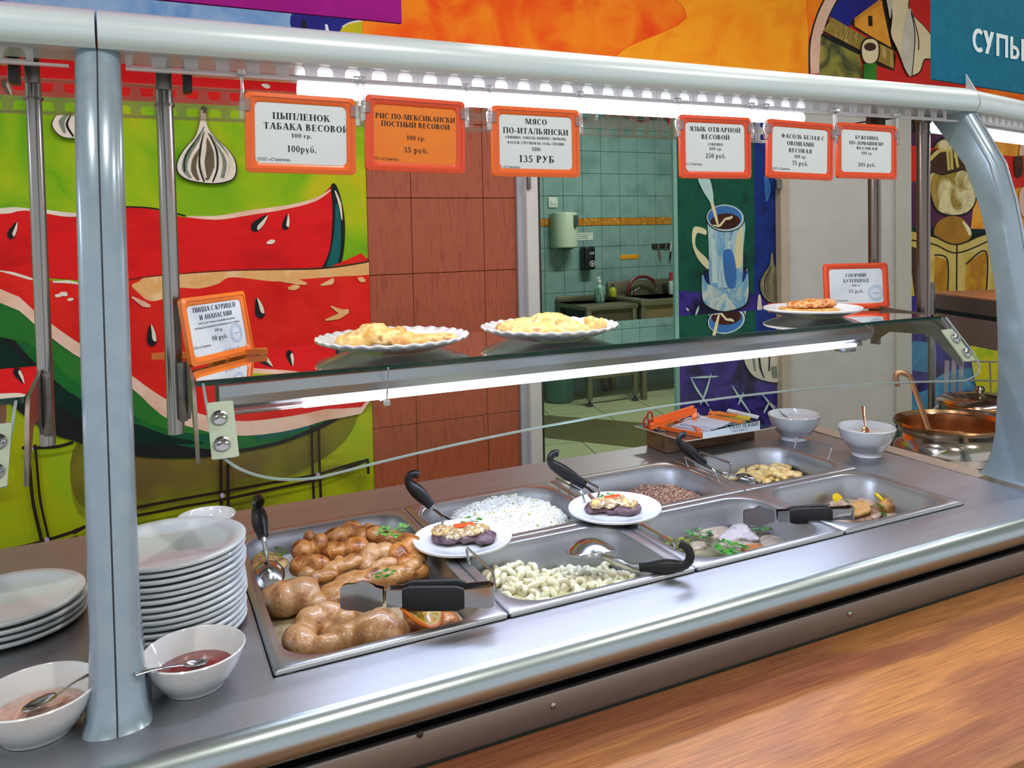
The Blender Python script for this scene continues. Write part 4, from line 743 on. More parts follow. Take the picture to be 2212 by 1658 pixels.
BKW = [mat('buckwheat_a', ['8a6250', '9c7462'], .6, 0, 200), mat('buckwheat_b', ['a98a76', 'b89c88'], .6, 0, 200), mat('buckwheat_c', ['6a4236', '7a5244'], .6, 0, 200)]
mound(C2+.03, C3-.03, Y1+.03, Y2-.03, bz_, 40, BKW, 'buckwheat', 'heap of brown buckwheat grains in the middle rear pan', 'buckwheat', bgrains)
# ------------------------------------------------------------------ macaroni: every elbow a thing of its own
MACM = mat('boiled_macaroni', ['e6e0bc', 'ece8ca', 'ddd6ac'], .35, 0, 40, 2, coat=.2, sss=.1)
def mz(x, y):
    u = (x-.47)/.15; v = (y-.13)/.12
    h = .045*math.exp(-((x-.40)**2/.006+(y-.19)**2/.008))+.030*math.exp(-((x-.52)**2/.010+(y-.09)**2/.010))
    return -.072+h+.006*noise.noise(Vector((x*30, y*30, 9)))
mound(C1+.024, C2-.024, Y0+.024, Y1-.024, lambda x, y: mz(x, y)-.004, 40, [MACM], 'macaroni_bed', 'bed of elbow macaroni underneath the loose elbows', 'pasta')
g = MB(); R = .0078; g.tube([(R*cos(a), R*sin(a), 0) for a in [pi*1.2*k/10 for k in range(11)]], [.0036]+[.0050]*9+[.0036], 9); g.tube([(R*cos(a), R*sin(a), 0) for a in [pi*1.2*k/10 for k in range(11)]], .001, 5); g.v = g.v
mac0 = g.build('macaroni', MACM); mac0.parent = None; rnd = random.Random(3); n = 0; pts = []
while n < 290:
    x = rnd.uniform(C1+.030, C2-.034); y = rnd.uniform(Y0+.030, Y1-.034)
    if any((x-a)**2+(y-b)**2 < .0078**2 for a, b in pts) and rnd.random() < .8: continue
    pts.append((x, y)); o = mac0 if n == 0 else mac0.copy()
    if n: COL.objects.link(o)
    o.location = (x, y, mz(x, y)+rnd.uniform(.001, .007)); o.rotation_euler = (rnd.uniform(-1.3, 1.3), rnd.uniform(-1.3, 1.3), rnd.uniform(0, 6.3))
    tag(o, 'small pale elbow macaroni in the pasta pan beside the chicken', 'macaroni', 'loose elbow macaroni in the pasta pan'); n += 1
# ------------------------------------------------------------------ yellow fried pieces
FRY = mat('fried_pieces', ['d8a850', 'e6c07c', 'efd6a0', 'c98f38'], .45, 0, 60, 4, bump=.4, bscale=200, sss=.1)
fz = [(1565, 1032), (1580, 1036), (1575, 1026), (1600, 1022), (1618, 1030), (1632, 1026), (1640, 1034), (1650, 1022), (1655, 1016), (1662, 1030), (1668, 1038), (1676, 1022), (1684, 1032), (1690, 1018), (1697, 1013), (1700, 1026), (1706, 1034), (1714, 1030), (1722, 1030), (1662, 1042), (1645, 1040), (1690, 1040), (1630, 1016), (1672, 1012)]
vars_ = []
for s in range(4):
    rnd = random.Random(20+s); P = [(Vector((0, 0, 0)), (.017, .010, .008), 0), (Vector((.010, .007, .002)), (.010, .008, .007), .6), (Vector((-.011, rnd.uniform(-.005, .005), 0)), (.009, .008, .007), 0)]
    vars_.append(blob('fried_piece', P, FRY, vox=.0022, bumpy=.0012, bscale=120, smooth=2, seed=s))
for i, (px, py) in enumerate(fz):
    src = vars_[i % 4]; o = src if i < 4 else src.copy()
    if i >= 4: COL.objects.link(o)
    hz = -.052+.020*max(0, 1-abs(px-1675)/90)*(1 if py < 1034 else .4)
    p = at(px, py, z=hz); o.location = p-Vector((0, 0, .004)); o.rotation_euler = (random.uniform(-.5, .5), random.uniform(-.5, .5), random.uniform(0, 6))
    tag(o, 'golden fried piece in the heap in the rear right pan', 'fried piece', 'yellow fried pieces in the rear right pan')
# ------------------------------------------------------------------ broth with sliced tongue
BRO = clear('broth_surface', (.80, .79, .52, 1), 1.0, .01, .34, hx('c2bf94'))
b = MB(); b.add([(x, y, -.050) for x, y in rrect(C2+.0215, C3-.0215, Y0+.0215, Y1-.0215, .043, 9)], [tuple(range(40))]); b.add([(x, y, -.0945) for x, y in rrect(C2+.034, C3-.034, Y0+.034, Y1-.034, .03, 9)], [tuple(range(40))], 1)
solo(b, 'broth', [BRO, mat('broth_depth', ['a8a86c', 'b4b47a'], .4)], 'clear yellow green broth covering the sliced meat', 'broth', kind='stuff', smooth=False)
MEAT = mat('boiled_meat', ['a39482', 'b8a794', '8e7d6a', 'c4b8a8'], .4, 0, 30, 5, (1, 3, 1), bump=.3, bscale=160, coat=.2); MEATW = mat('pale_meat', ['b3abb0', 'c6bec2', '9c9298'], .4, 0, 40, 5, bump=.4, bscale=300, coat=.3)
def slab(name, label, cat, outline, z, th, m, tilt=(0, 0), group=None, bow=.0022):     # one soft edged slice, its outline given where it lies
    P = [at(px, py, z=z) for px, py in smoothcurve(outline, 4)]; c = sum(P, Vector())/len(P); b = MB(); L = []
    for k, zz in ((.0, 0), (.6, 0), (.92, 0), (1, -th*.35), (.97, -th*.8), (.85, -th), (.0, -th)):
        L.append([Vector((c.x+(p.x-c.x)*max(k, .001), c.y+(p.y-c.y)*max(k, .001), z+zz+tilt[0]*(p.x-c.x)*k+tilt[1]*(p.y-c.y)*k+bow*(1-k*k)+.0012*noise.noise(p*90))) for p in P])
    b.loft(L); return solo(b, name, m, label, cat, group, ang=60)
TG = 'meat slices in the broth'
slab('meat_slice', 'long grey meat slice at the rear of the broth', 'meat slice', [(1490, 1140), (1510, 1133), (1570, 1135), (1575, 1145), (1555, 1160), (1520, 1155), (1495, 1150)], -.046, .010, MEAT, group=TG)
slab('meat_slice', 'pale lilac meat slice standing out of the broth', 'meat slice', [(1552, 1160), (1568, 1146), (1580, 1134), (1600, 1129), (1616, 1134), (1624, 1146), (1642, 1160), (1622, 1163), (1604, 1158), (1578, 1166)], -.044, .009, MEATW, (.0, .03), TG)
slab('meat_slice', 'broad grey meat slice in the front middle of the broth', 'meat slice', [(1545, 1180), (1565, 1165), (1620, 1168), (1645, 1180), (1635, 1195), (1580, 1198), (1550, 1192)], -.048, .010, MEAT, group=TG)
slab('meat_slice', 'small grey meat slice at the left of the broth', 'meat slice', [(1480, 1180), (1495, 1168), (1520, 1168), (1526, 1178), (1505, 1186)], -.049, .009, MEAT, group=TG)
slab('meat_slice', 'grey meat slice at the right end of the broth', 'meat slice', [(1640, 1160), (1665, 1152), (1700, 1160), (1712, 1170), (1680, 1182), (1648, 1178)], -.049, .010, MEAT, group=TG)
slab('meat_slice', 'thin grey meat slice along the front edge of the broth', 'meat slice', [(1470, 1188), (1500, 1186), (1540, 1192), (1560, 1200), (1520, 1200), (1480, 1196)], -.052, .009, MEAT, group=TG)
slab('carrot_slice', 'orange carrot slice at the front right of the broth', 'carrot slice', [(1600, 1182), (1615, 1174), (1640, 1172), (1646, 1182), (1630, 1192), (1605, 1192)], -.043, .008, mat('boiled_carrot', ['b87838', 'a9602a', 'c08a4a'], .4, 0, 50, 4))
herb('parsley_sprig', 'bright parsley sprig at the front of the broth', at(1578, 1186, z=-.040), .040, 8, mat('wet_parsley', ['1f7a1c', '2f962a', '186015'], .35, 0, 60, coat=.3), 7, .2)
herb('parsley_sprig', 'parsley sprig in the middle of the broth, left of the lilac slice', at(1510, 1154, z=-.043), .030, 6, MATS['wet_parsley'], 8, .2)
herb('parsley_sprig', 'dull green parsley on the right of the broth, under the tongs', at(1645, 1140, z=-.042), .028, 6, HERB, 9, .2)
herb('pickle_shred', 'olive pickle shreds at the left of the broth', at(1462, 1178, z=-.046), .036, 9, mat('olive_pickle', ['6a7a18', '828a1c', '55661a'], .4, 0, 60), 10, .15)
# ------------------------------------------------------------------ baked meat with lemon
BK = mat('baked_pork', ['b08a70', 'c9ae98', '8f6a50', 'd6c2b2'], .45, 0, 24, 5, bump=.35, bscale=160, coat=.15); BKB = mat('browned_crust', ['9a6838', 'c79a5a', 'b07c44'], .4, 0, 40, 4, bump=.3, bscale=160)
LEMR = mat('lemon_yellow', ['e8c408', 'f0d22c'], .35)
BG = 'baked meat slices in the front right pan'
slab('pork_slice', 'pale baked meat slice along the front of the pan', 'meat slice', [(1790, 1122), (1810, 1116), (1850, 1117), (1880, 1112), (1900, 1117), (1870, 1125), (1825, 1129)], -.056, .011, BK, (.02, .06), BG)
slab('pork_slice', 'grey pink baked meat slice leaning at the rear of the heap', 'meat slice', [(1790, 1085), (1815, 1070), (1850, 1068), (1870, 1082), (1880, 1095), (1850, 1104), (1810, 1100)], -.050, .010, BK, (-.05, .15), BG)
slab('pork_slice', 'baked meat slice in the middle of the heap under parsley', 'meat slice', [(1820, 1112), (1835, 1100), (1880, 1095), (1905, 1105), (1890, 1116), (1850, 1118)], -.048, .010, BK, (.05, .1), BG)
slab('pork_slice', 'baked meat slice at the left, half hidden by the tongs', 'meat slice', [(1760, 1095), (1780, 1083), (1810, 1082), (1815, 1098), (1790, 1110), (1768, 1108)], -.054, .011, BK, group=BG)
slab('pork_slice', 'thin brown edged meat slice at the rear right of the heap', 'meat slice', [(1852, 1078), (1880, 1074), (1906, 1082), (1912, 1092), (1880, 1096), (1858, 1090)], -.046, .010, BK, (.04, .12), BG)
slab('pork_slice', 'small meat slice lying beside the lemon at the right end', 'meat slice', [(1905, 1108), (1925, 1100), (1950, 1102), (1955, 1112), (1930, 1118), (1908, 1116)], -.056, .009, BK, (.0, .05), BG)
slab('pork_slice', 'thin pale meat slice on the middle of the heap', 'meat slice', [(1828, 1096), (1850, 1084), (1878, 1086), (1884, 1098), (1858, 1106), (1835, 1106)], -.036, .008, BKB, (.1, .1), BG)
c = at(1918, 1092, z=-.046); tag(blob('pork_piece', [(c, (.028, .018, .018), .4), (c+Vector((.012, -.008, .008)), (.016, .014, .012)), (c+Vector((-.014, .006, -.006)), (.018, .014, .012))], BKB, vox=.003, bumpy=.0015, bscale=90), 'round browned chunk of meat at the right of the heap', 'meat piece')
for k, (px, py, a) in enumerate(((1810, 1082, .4), (1950, 1108, .2), (1900, 1080, 1.2))):
    c = at(px, py, z=-.036 if k != 1 else -.058); b = MB(); n = 12; O = [(.016*cos(pi*i/n), .016*sin(pi*i/n)) for i in range(n+1)]
    M = Matrix.Translation(c) @ Matrix.Rotation(a, 4, 'Z') @ Matrix.Rotation(.9, 4, 'X'); b.prism(O, lambda u, v, d: M @ Vector((u, v, d)), 0, .006)
    solo(b, 'lemon_wedge', LEMR, ('lemon wedge at the rear left of the baked meat, beside the tongs bend', 'lemon wedge at the right front of the baked meat', 'lemon wedge against the round browned chunk')[k], 'lemon wedge', 'lemon wedges on the baked meat')
for k, (px, py, s_) in enumerate(((1840, 1095, .026), (1885, 1092, .026), (1895, 1112, .024), (1940, 1098, .028))):
    herb('parsley_sprig', ('parsley on the baked meat right beside the tongs bend', 'dark parsley on the middle of the baked meat', 'dark parsley at the front of the baked meat', 'grey green parsley at the right end of the baked meat')[k], at(px, py, z=-.040 if k < 2 else -.054), s_, 5, HERB, 30+k, .2)
# ------------------------------------------------------------------ plates, bowls, sauces
def plate(name, label, cx, cy, z, R, h=.02, m=WHITE, flute=0, group=None, foot=.58, cat='plate', seg=48):
    t = MB(); pr = [(.0001, .0035), (R*foot*.96, .0035), (R*foot*1.06, .005), (R*max(.80, foot+.09), h*.66), (R*.985, h), (R*.997, h-.0008), (R, h-.0022), (R*.992, h-.005), (R*max(.82, foot+.10), h*.62-.0045), (R*foot*1.06, .0012), (R*foot, 0), (R*foot*.93, 0), (R*foot*.9, .0012), (.0001, .0012)]
    def wob(th, j):
        return 1
    if flute:
        vs = []; seg = flute*6
        for j, (r, zz) in enumerate(pr):
            for k in range(seg):
                th = 2*pi*k/seg; q = max(0, (r/R-.68)/.32); tw = th+q*.12; w_ = sin(flute*tw+ q*2.2); vs.append((cx+r*cos(th)*(1+.004*q*w_), cy+r*sin(th)*(1+.004*q*w_), z+zz+.0013*q*w_))
        fs = [(j*seg+k, j*seg+(k+1) % seg, (j+1)*seg+(k+1) % seg, (j+1)*seg+k) for j in range(len(pr)-1) for k in range(seg)]
        t.add(vs, fs)
    else: t.lathe(pr, (cx, cy, z), seg)
    return solo(t, name, m, label, cat, group, ang=50, loc=(cx, cy, z))
# stacks
def stack(cx, cy, n, R, step, labels, group):
    p0 = plate('dinner_plate', labels(0, n), cx, cy, .0005, R, .0115, PORC, group=group, foot=.74)
    rnd = random.Random(int(cx*100)+n)
    for i in range(1, n):
        o = p0.copy(); COL.objects.link(o); o.location = (cx+rnd.uniform(-.0018, .0018), cy+rnd.uniform(-.0018, .0018), .0005+step*i); o['label'] = labels(i, n)
ORD = ['bottom', 'second', 'third', 'fourth', 'fifth', 'sixth', 'seventh', 'eighth', 'ninth', 'tenth', 'eleventh', 'twelfth', 'thirteenth', 'fourteenth', 'fifteenth']
stack(-.108, .205, 14, .101, .0088, lambda i, n: 'topmost white dinner plate of the tall stack' if i == n-1 else ('bottom white dinner plate of the tall stack' if i == 0 else 'white dinner plate in the tall stack, %s from the bottom' % ORD[i]), 'plates in the tall stack')
stack(-.318, .335, 4, .100, .0095, lambda i, n: 'topmost white dinner plate of the short stack' if i == n-1 else ('bottom white dinner plate of the short stack' if i == 0 else 'white dinner plate in the short stack, %s from the bottom' % ORD[i]), 'plates in the short stack')
# oval plates standing on the glass shelf and over the pans
PL1 = (.262, .345); PL2 = (.56, .325); PL3 = (1.215, .315)
plate('fluted_plate', 'white fluted plate with pale pancakes, left on the glass shelf', PL1[0], PL1[1], SZ+.0006, .133, .024, WHITE, 30)
plate('fluted_plate', 'white fluted plate with a folded golden omelette, centre of the glass shelf', PL2[0], PL2[1], SZ+.0006, .130, .025, WHITE, 30)
plate('shelf_plate', 'plain white plate with a browned hot sandwich on the glass shelf', PL3[0], PL3[1], SZ+.0006, .108, .020, WHITE, 0)
plate('small_plate', 'small white plate with a dark cutlet laid over the chicken and rice pans', .360, .283, .0075, .087, .013, WHITE, 0, foot=.6)
plate('small_plate', 'small white plate with a meat chop laid over the buckwheat pan', .672, .283, .0075, .090, .013, WHITE, 0, foot=.6)
EGG = mat('scrambled_omelette', ['c9923c', 'dcb468', 'e6c888', 'a86a2c'], .5, 0, 40, 5, bump=.4, bscale=140, sss=.1); EGGB = mat('browned_omelette', ['b8783a', 'd9a55c', 'e6bc78', '8f5a34'], .5, 0, 34, 5, bump=.4, bscale=160)
def food(name, label, cat, parts, m, vox=.0028, bumpy=.002, bscale=90, seed=0): return tag(blob(name, [(Vector(p[0]),)+tuple(p[1:]) for p in parts], m, vox=vox, bumpy=bumpy, bscale=bscale, smooth=2, seed=seed), label, cat)
def off(pl, dx, dy, dz): v = Vector((pl[0], pl[1], SZ+.006)); d1 = Vector((CR.x, CR.y, 0)).normalized(); d2 = Vector((-d1.y, d1.x, 0)); return v+d1*dx+d2*dy+Vector((0, 0, dz))
A_ = atan2(CR.y, CR.x)
food('pancake', 'pale yellow lumpy pancake on the left side of the left fluted plate', 'pancake', [(off(PL1, -.062, -.005, .012), (.030, .026, .016), A_), (off(PL1, -.035, .005, .022), (.030, .030, .018), A_), (off(PL1, -.01, .0, .016), (.030, .03, .014), A_), (off(PL1, -.085, -.012, .010), (.014, .016, .012), A_)], EGG, bumpy=.0035)
food('pancake', 'flat browned pancake on the right side of the left fluted plate', 'pancake', [(off(PL1, .05, .0, .010), (.065, .03, .009), A_, -.06), (off(PL1, .022, -.01, .012), (.03, .02, .013), A_), (off(PL1, .012, .006, .022), (.012, .012, .012), A_)], EGGB, bumpy=.003, seed=3)
food('omelette', 'folded golden omelette on the centre fluted plate', 'omelette', [(off(PL2, -.02, .012, .014), (.085, .038, .018), A_), (off(PL2, .0, .012, .022), (.045, .03, .018), A_), (off(PL2, -.02, -.018, .010), (.06, .03, .013), A_), (off(PL2, .05, -.005, .008), (.035, .02, .012), A_)], EGG, bumpy=.0035, seed=5)
food('omelette_piece', 'curled yellow omelette edge at the right of the centre fluted plate', 'omelette', [(off(PL2, .085, -.005, .012), (.026, .014, .010), A_, -.35), (off(PL2, .078, .002, .022), (.012, .008, .012), A_), (off(PL2, .098, -.002, .018), (.010, .008, .012), A_)], EGGB, bumpy=.002, seed=6)
t = thing('hot_sandwich', 'browned hot sandwich with melted cheese on the right shelf plate', 'sandwich', off(PL3, -.008, .0, 0))
b = MB(); M = Matrix.Translation(off(PL3, -.008, 0, .007)) @ Matrix.Rotation(A_, 4, 'Z'); b.rbox(-.058, .058, -.04, .04, -.005, .006, .004, M=M); b.build('bread', mat('toast', ['d9a860', 'c48a44', 'e6c07c'], .6, 0, 40, 4, bump=.3, bscale=200), t)
blob('topping', [(off(PL3, -.03, 0, .019), (.026, .036, .009), A_), (off(PL3, .005, 0, .021), (.034, .036, .011), A_), (off(PL3, .032, .004, .022), (.022, .03, .010), A_)], mat('melted_topping', ['8f3a18', 'c9783a', 'e6b06c', 'a04a22', 'd99048'], .4, 0, 70, 4, bump=.4, bscale=160, coat=.3, lo=.3, hi=.7), t, vox=.003, bumpy=.003, bscale=110)
CUT = mat('cheese_crust', ['e0c68c', 'd8b46c', '8a6a54', 'efe0b4', 'b89058'], .4, 0, 75, 4, bump=.4, bscale=180, coat=.2, lo=.3, hi=.7); DRK = mat('dark_meat', ['4a3440', '6a5058', '3a2a30'], .45, 0, 60, 4, bump=.3, bscale=200); TOM = mat('roast_tomato', ['c8421c', 'd85a2c', 'b0351a'], .3, 0, 80, 3, coat=.4)
def chop(label, cx, cy, z, k, seed, bone):
    c = Vector((cx, cy, z)); d = Vector((CR.x, CR.y, 0)).normalized(); e = Vector((-d.y, d.x, 0)); t = thing('meat_chop', label, 'meat chop', (cx, cy, z))
    rnd = random.Random(seed); rr = lambda a: rnd.uniform(-a, a)
    blob('meat', [(c+d*((u+rr(.004))*k)+e*(rr(.008))+Vector((0, 0, .008+rr(.002))), (.019*k, (.024+rr(.005))*k, .010), A_+rr(.5)) for u in (-.034, -.018, 0, .018, .034)], DRK, t, vox=.0022, bumpy=.003, bscale=95, seed=seed)
    blob('cheese_topping', [(c+d*((u+rr(.005))*k)+e*(rr(.010)-.002)+Vector((0, 0, .0165+rr(.003))), ((.015+rr(.004))*k, (.018+rr(.005))*k, .0075), A_+rr(.8)) for u in (-.034, -.024, -.012, 0, .012, .024, .033)], CUT, t, vox=.0021, bumpy=.0032, bscale=120, seed=seed+1)
    b = MB(); M = Matrix.Translation(c+e*.008+Vector((0, 0, .0265))) @ Matrix.Rotation(A_+.35, 4, 'Z') @ Matrix.Rotation(.2, 4, 'X'); b.rbox(-.018*k, .016*k, -.006, .006, -.004, .001, .0018, M=M); b.build('tomato_strip', TOM, t)
    if bone: b = MB(); b.tube([c-d*.034+e*.012+Vector((0, 0, .016)), c-d*.046+e*.024+Vector((0, 0, .026))], [.004, .0035], 8); b.build('bone', mat('browned_bone', ['6a4430', '8a5a40'], .5), t)
    return t
chop('dark chop under melted cheese and tomato on the left small plate', .362, .280, .0115, 1.05, 3, False)
herb('parsley_sprig', 'flat parsley leaves on the cutlet of the left small plate', (.385, .302, .036), .024, 4, HERB, 41, .1)
chop('cheese topped chop with a bone end on the right small plate', .668, .280, .0115, 1.0, 8, True)
herb('parsley_sprig', 'parsley tucked behind the tomato on the right small plate', (.672, .310, .030), .022, 5, HERB, 42, .2)
# plain bowls of sauce at the left, each with its spoon
def spoon(label, tip, end, bowlr=.014, m=STEELB, bend=.010, group=None, lift=0.):
    tip = Vector(tip); end = Vector(end); d = (end-tip).normalized(); up = Vector((0, 0, 1)); s_ = d.cross(up).normalized(); u = s_.cross(d)
    t = thing('spoon', label, 'spoon', tip, group)
    b = MB(); n = 12; L = []
    for j in range(7):
        r = j/6
        L.append([tip+d*(bowlr*1.5+bowlr*1.5*r*cos(2*pi*k/n))+s_*(bowlr*r*sin(2*pi*k/n))+u*(.005*(r*r-1)) for k in range(n)])
    b.loft(L); o = b.build('bowl', m, t); sd_ = o.modifiers.new('t', 'SOLIDIFY'); sd_.thickness = .0012
    b = MB(); p0 = tip+d*bowlr*2.9; ln = (end-p0).length; b.tube([p0, p0+d*ln*.3+u*bend*.7, p0+d*ln*.65+u*bend, end], [.0026, .0026, .0036, .005], 8, flat=.35, up=u); b.build('handle', m, t)
    return t
def bowl(label, cx, cy, R, h, rb, m=WHITE, footed=False, flut=0):
    pr_in = [(.0001, .006), (rb*.9, .006), (rb+.3*(R-rb), h*.25), (rb+.72*(R-rb), h*.62), (R-.003, h-.001)]
    pr = [(R-.0015, h), (R, h-.0015), (rb+.76*(R-rb), h*.60), (rb+.36*(R-rb), h*.22), (rb*1.02, .004)]
    if footed: pr = [(R-.0015, h), (R, h-.0015), (rb+.80*(R-rb), h*.62), (rb+.45*(R-rb), h*.36), (rb*1.0, h*.19), (rb*.98, h*.10), (rb*1.12, .002)]
    pr += [(rb*(1.1 if footed else 1), 0), (rb*.85, 0), (.0001, .001)]
    b = MB(); wob = (lambda th, j: 1+(.012*max(0, sin(flut*th)) if 6 <= j <= 8 else 0)) if flut else None
    b.lathe(pr_in+pr, (cx, cy, 0.0005), 56, wob=wob); return solo(b, 'bowl', m, label, 'bowl', loc=(cx, cy, .0005), ang=45)
def sauce(label, cx, cy, z, r, m, amp, seed, name='sauce'):
    b = MB(); L = []; n = 36
    for j in range(9): k = j/8; L.append([(cx+r*k*cos(2*pi*i/n), cy+r*k*sin(2*pi*i/n), z+amp*(1-k)*(1+noise.noise(Vector((cos(2*pi*i/n)*k*2+seed, sin(2*pi*i/n)*k*2, seed))))-.001*k) for i in range(n)])
    b.loft(L); return solo(b, name, m, label, 'sauce', ang=60)
bowl('white bowl peeking out behind the tall plate stack', -.035, .59, .052, .032, .03)
BK1 = (-.088, .030); BK2 = (-.252, .012)
bowl('white bowl of red ketchup right of the tall arched post', BK1[0], BK1[1], .060, .047, .034)
sauce('dark red ketchup in the bowl right of the post', BK1[0], BK1[1], .022, .045, mat('ketchup', ['6e120c', '8f1a12', '5a0e0a'], .2, 0, 40, 3, coat=.5), .006, 3)
p1 = at(448, 1426, z=.0345); p2 = at(290, 1457, z=.056); spoon('steel spoon lying across the ketchup bowl', p1, p2, .011, bend=.002)
bowl('white bowl of pink sauce at the left front, before the post', BK2[0], BK2[1], .062, .048, .036)
sauce('pink salad dressing in the bowl left of the post', BK2[0], BK2[1], .024, .048, mat('pink_sauce', ['d2a394', 'dfb8aa', 'c08c7c'], .3, 0, 60, 4, coat=.4, bump=.3, bscale=120), .012, 5)
p1 = at(45, 1535, z=.040); p2 = at(228, 1452, z=.056); spoon('steel spoon resting in the pink sauce bowl', p1, p2, .012, bend=.006)
BW1 = (1.375, .545); BW2 = (1.415, .345)
bowl('white footed bowl by the brown tag box, with a thin spoon', BW1[0], BW1[1], .066, .066, .032, WHITE, True, 12)
sauce('white sour cream in the footed bowl by the tag box', BW1[0], BW1[1], .049, .054, mat('sour_cream', ['e4e2d6', 'eceadf'], .3, 0, 50, 3, coat=.4), .006, 7, 'sour_cream')
spoon('thin steel spoon leaning out of the footed bowl by the tag box', at(1702, 902, z=.055), at(1662, 868, z=.098), .010, bend=.0)
bowl('white footed bowl in front, beside the soup kettle', BW2[0], BW2[1], .066, .069, .031, WHITE, True, 12)
sauce('white mayonnaise in the footed bowl by the soup kettle', BW2[0], BW2[1], .053, .056, MATS['sour_cream'], .006, 9, 'mayonnaise')
spoon('spoon with a coppery glinting handle standing in the front footed bowl', at(1870, 938, z=.058), at(1865, 878, z=.105), .010, mat('copper_sheen', ['c08a6a', 'd9b090', '9a6a4c'], .25, .9, 200, 2), bend=.0)
# ------------------------------------------------------------------ ladles and serving spoons
def ladle(name, label, hook, ha, hb, bowl_at, br, hr=.0095, hook_r=.013, bowl_l=1.25, shaft_r=.004, bend=None, hookdir=1, bowlup=(0, 0, 1), cat='ladle', dome=False):
    hook, ha, hb, bowl_at = map(Vector, (hook, ha, hb, bowl_at)); t = thing(name, label, cat, bowl_at)
    d = (hb-ha).normalized(); side = Vector((d.y, -d.x, 0)).normalized() if abs(d.z) < .98 else Vector((1, 0, 0)); upv = side.cross(d).normalized(); 
    if upv.z < 0: upv = -upv
    b = MB(); L = (hb-ha).length
    cpts = [ha+upv*hook_r+(upv*-cos(a)+d*-sin(a))*hook_r for a in [pi*.95*k/6 for k in range(6, 0, -1)]] if hookdir else []
    b.tube(cpts+[ha+d*L*k/6 for k in range(7)], [hr*.62]*len(cpts)+[hr*(.72+.34*sin(pi*min(1, k/6*1.05+.08))) for k in range(7)], 12, flat=.72, up=side); b.build('handle', BLACK, t)
    b = MB(); mid = [hb, hb+d*.012] + ([Vector(bend)] if bend is not None else []) + [bowl_at]; b.tube(mid, [shaft_r*1.15, shaft_r]+[shaft_r*.9]*(len(mid)-3)+[shaft_r*.8], 10, flat=.6, up=side); b.build('shaft', STEELB, t)
    sd_ = (bowl_at-mid[-2]).normalized(); n = 20; up = Vector(bowlup); s2 = sd_.cross(up).normalized(); u2 = s2.cross(sd_); b = MB(); LL = []
    for j in range(9):
        r = j/8; LL.append([bowl_at+sd_*(br*bowl_l*.9+br*bowl_l*r*cos(2*pi*k/n))+s2*(br*r*sin(2*pi*k/n))+u2*(br*.5*((r*r-1) if not dome else (1-r*r))) for k in range(n)])
    b.loft(LL); o = b.build('bowl', STEELB, t); m_ = o.modifiers.new('t', 'SOLIDIFY'); m_.thickness = .0015
    return t
hk = at(558, 1092, y=.43); 
ladle('serving_spoon', 'serving spoon with black hooked handle leaning in the left rear of the chicken pan', hk, at(556, 1100, y=.43), at(569, 1160, y=.40), at(577, 1212, z=.010), .025, .0175, .012, 1.2, .006, dome=True, cat='serving spoon')
ladle('serving_spoon', 'serving spoon with black hooked handle in the rice pan', 0*hk, at(886, 1046, y=.415), at(932, 1092, y=.40), at(1000, 1140, z=-.010), .026, .0125, .012, cat='serving spoon')
ladle('serving_spoon', 'serving spoon with black hooked handle in the buckwheat pan', 0*hk, at(1193, 1002, y=.40), at(1262, 1047, y=.40), at(1315, 1092, z=-.028), .024, .0120, .012, cat='serving spoon')
ladle('serving_spoon', 'serving spoon with black hooked handle in the fried pieces pan', 0*hk, at(1470, 958, y=.40), at(1522, 1000, y=.40), at(1590, 1028, z=-.030), .022, .0112, .011, bend=at(1560, 1022, z=-.022), dome=True, cat='serving spoon')
ladle('ladle', 'large steel ladle lying over the macaroni with black handle hooked upward', 0*hk, at(1470, 1222, z=.020), at(1382, 1224, z=.012), at(1300, 1200, z=.008),   .042, .0115, .018, 1.1, .0066, bend=at(1318, 1208, z=.012), dome=True)
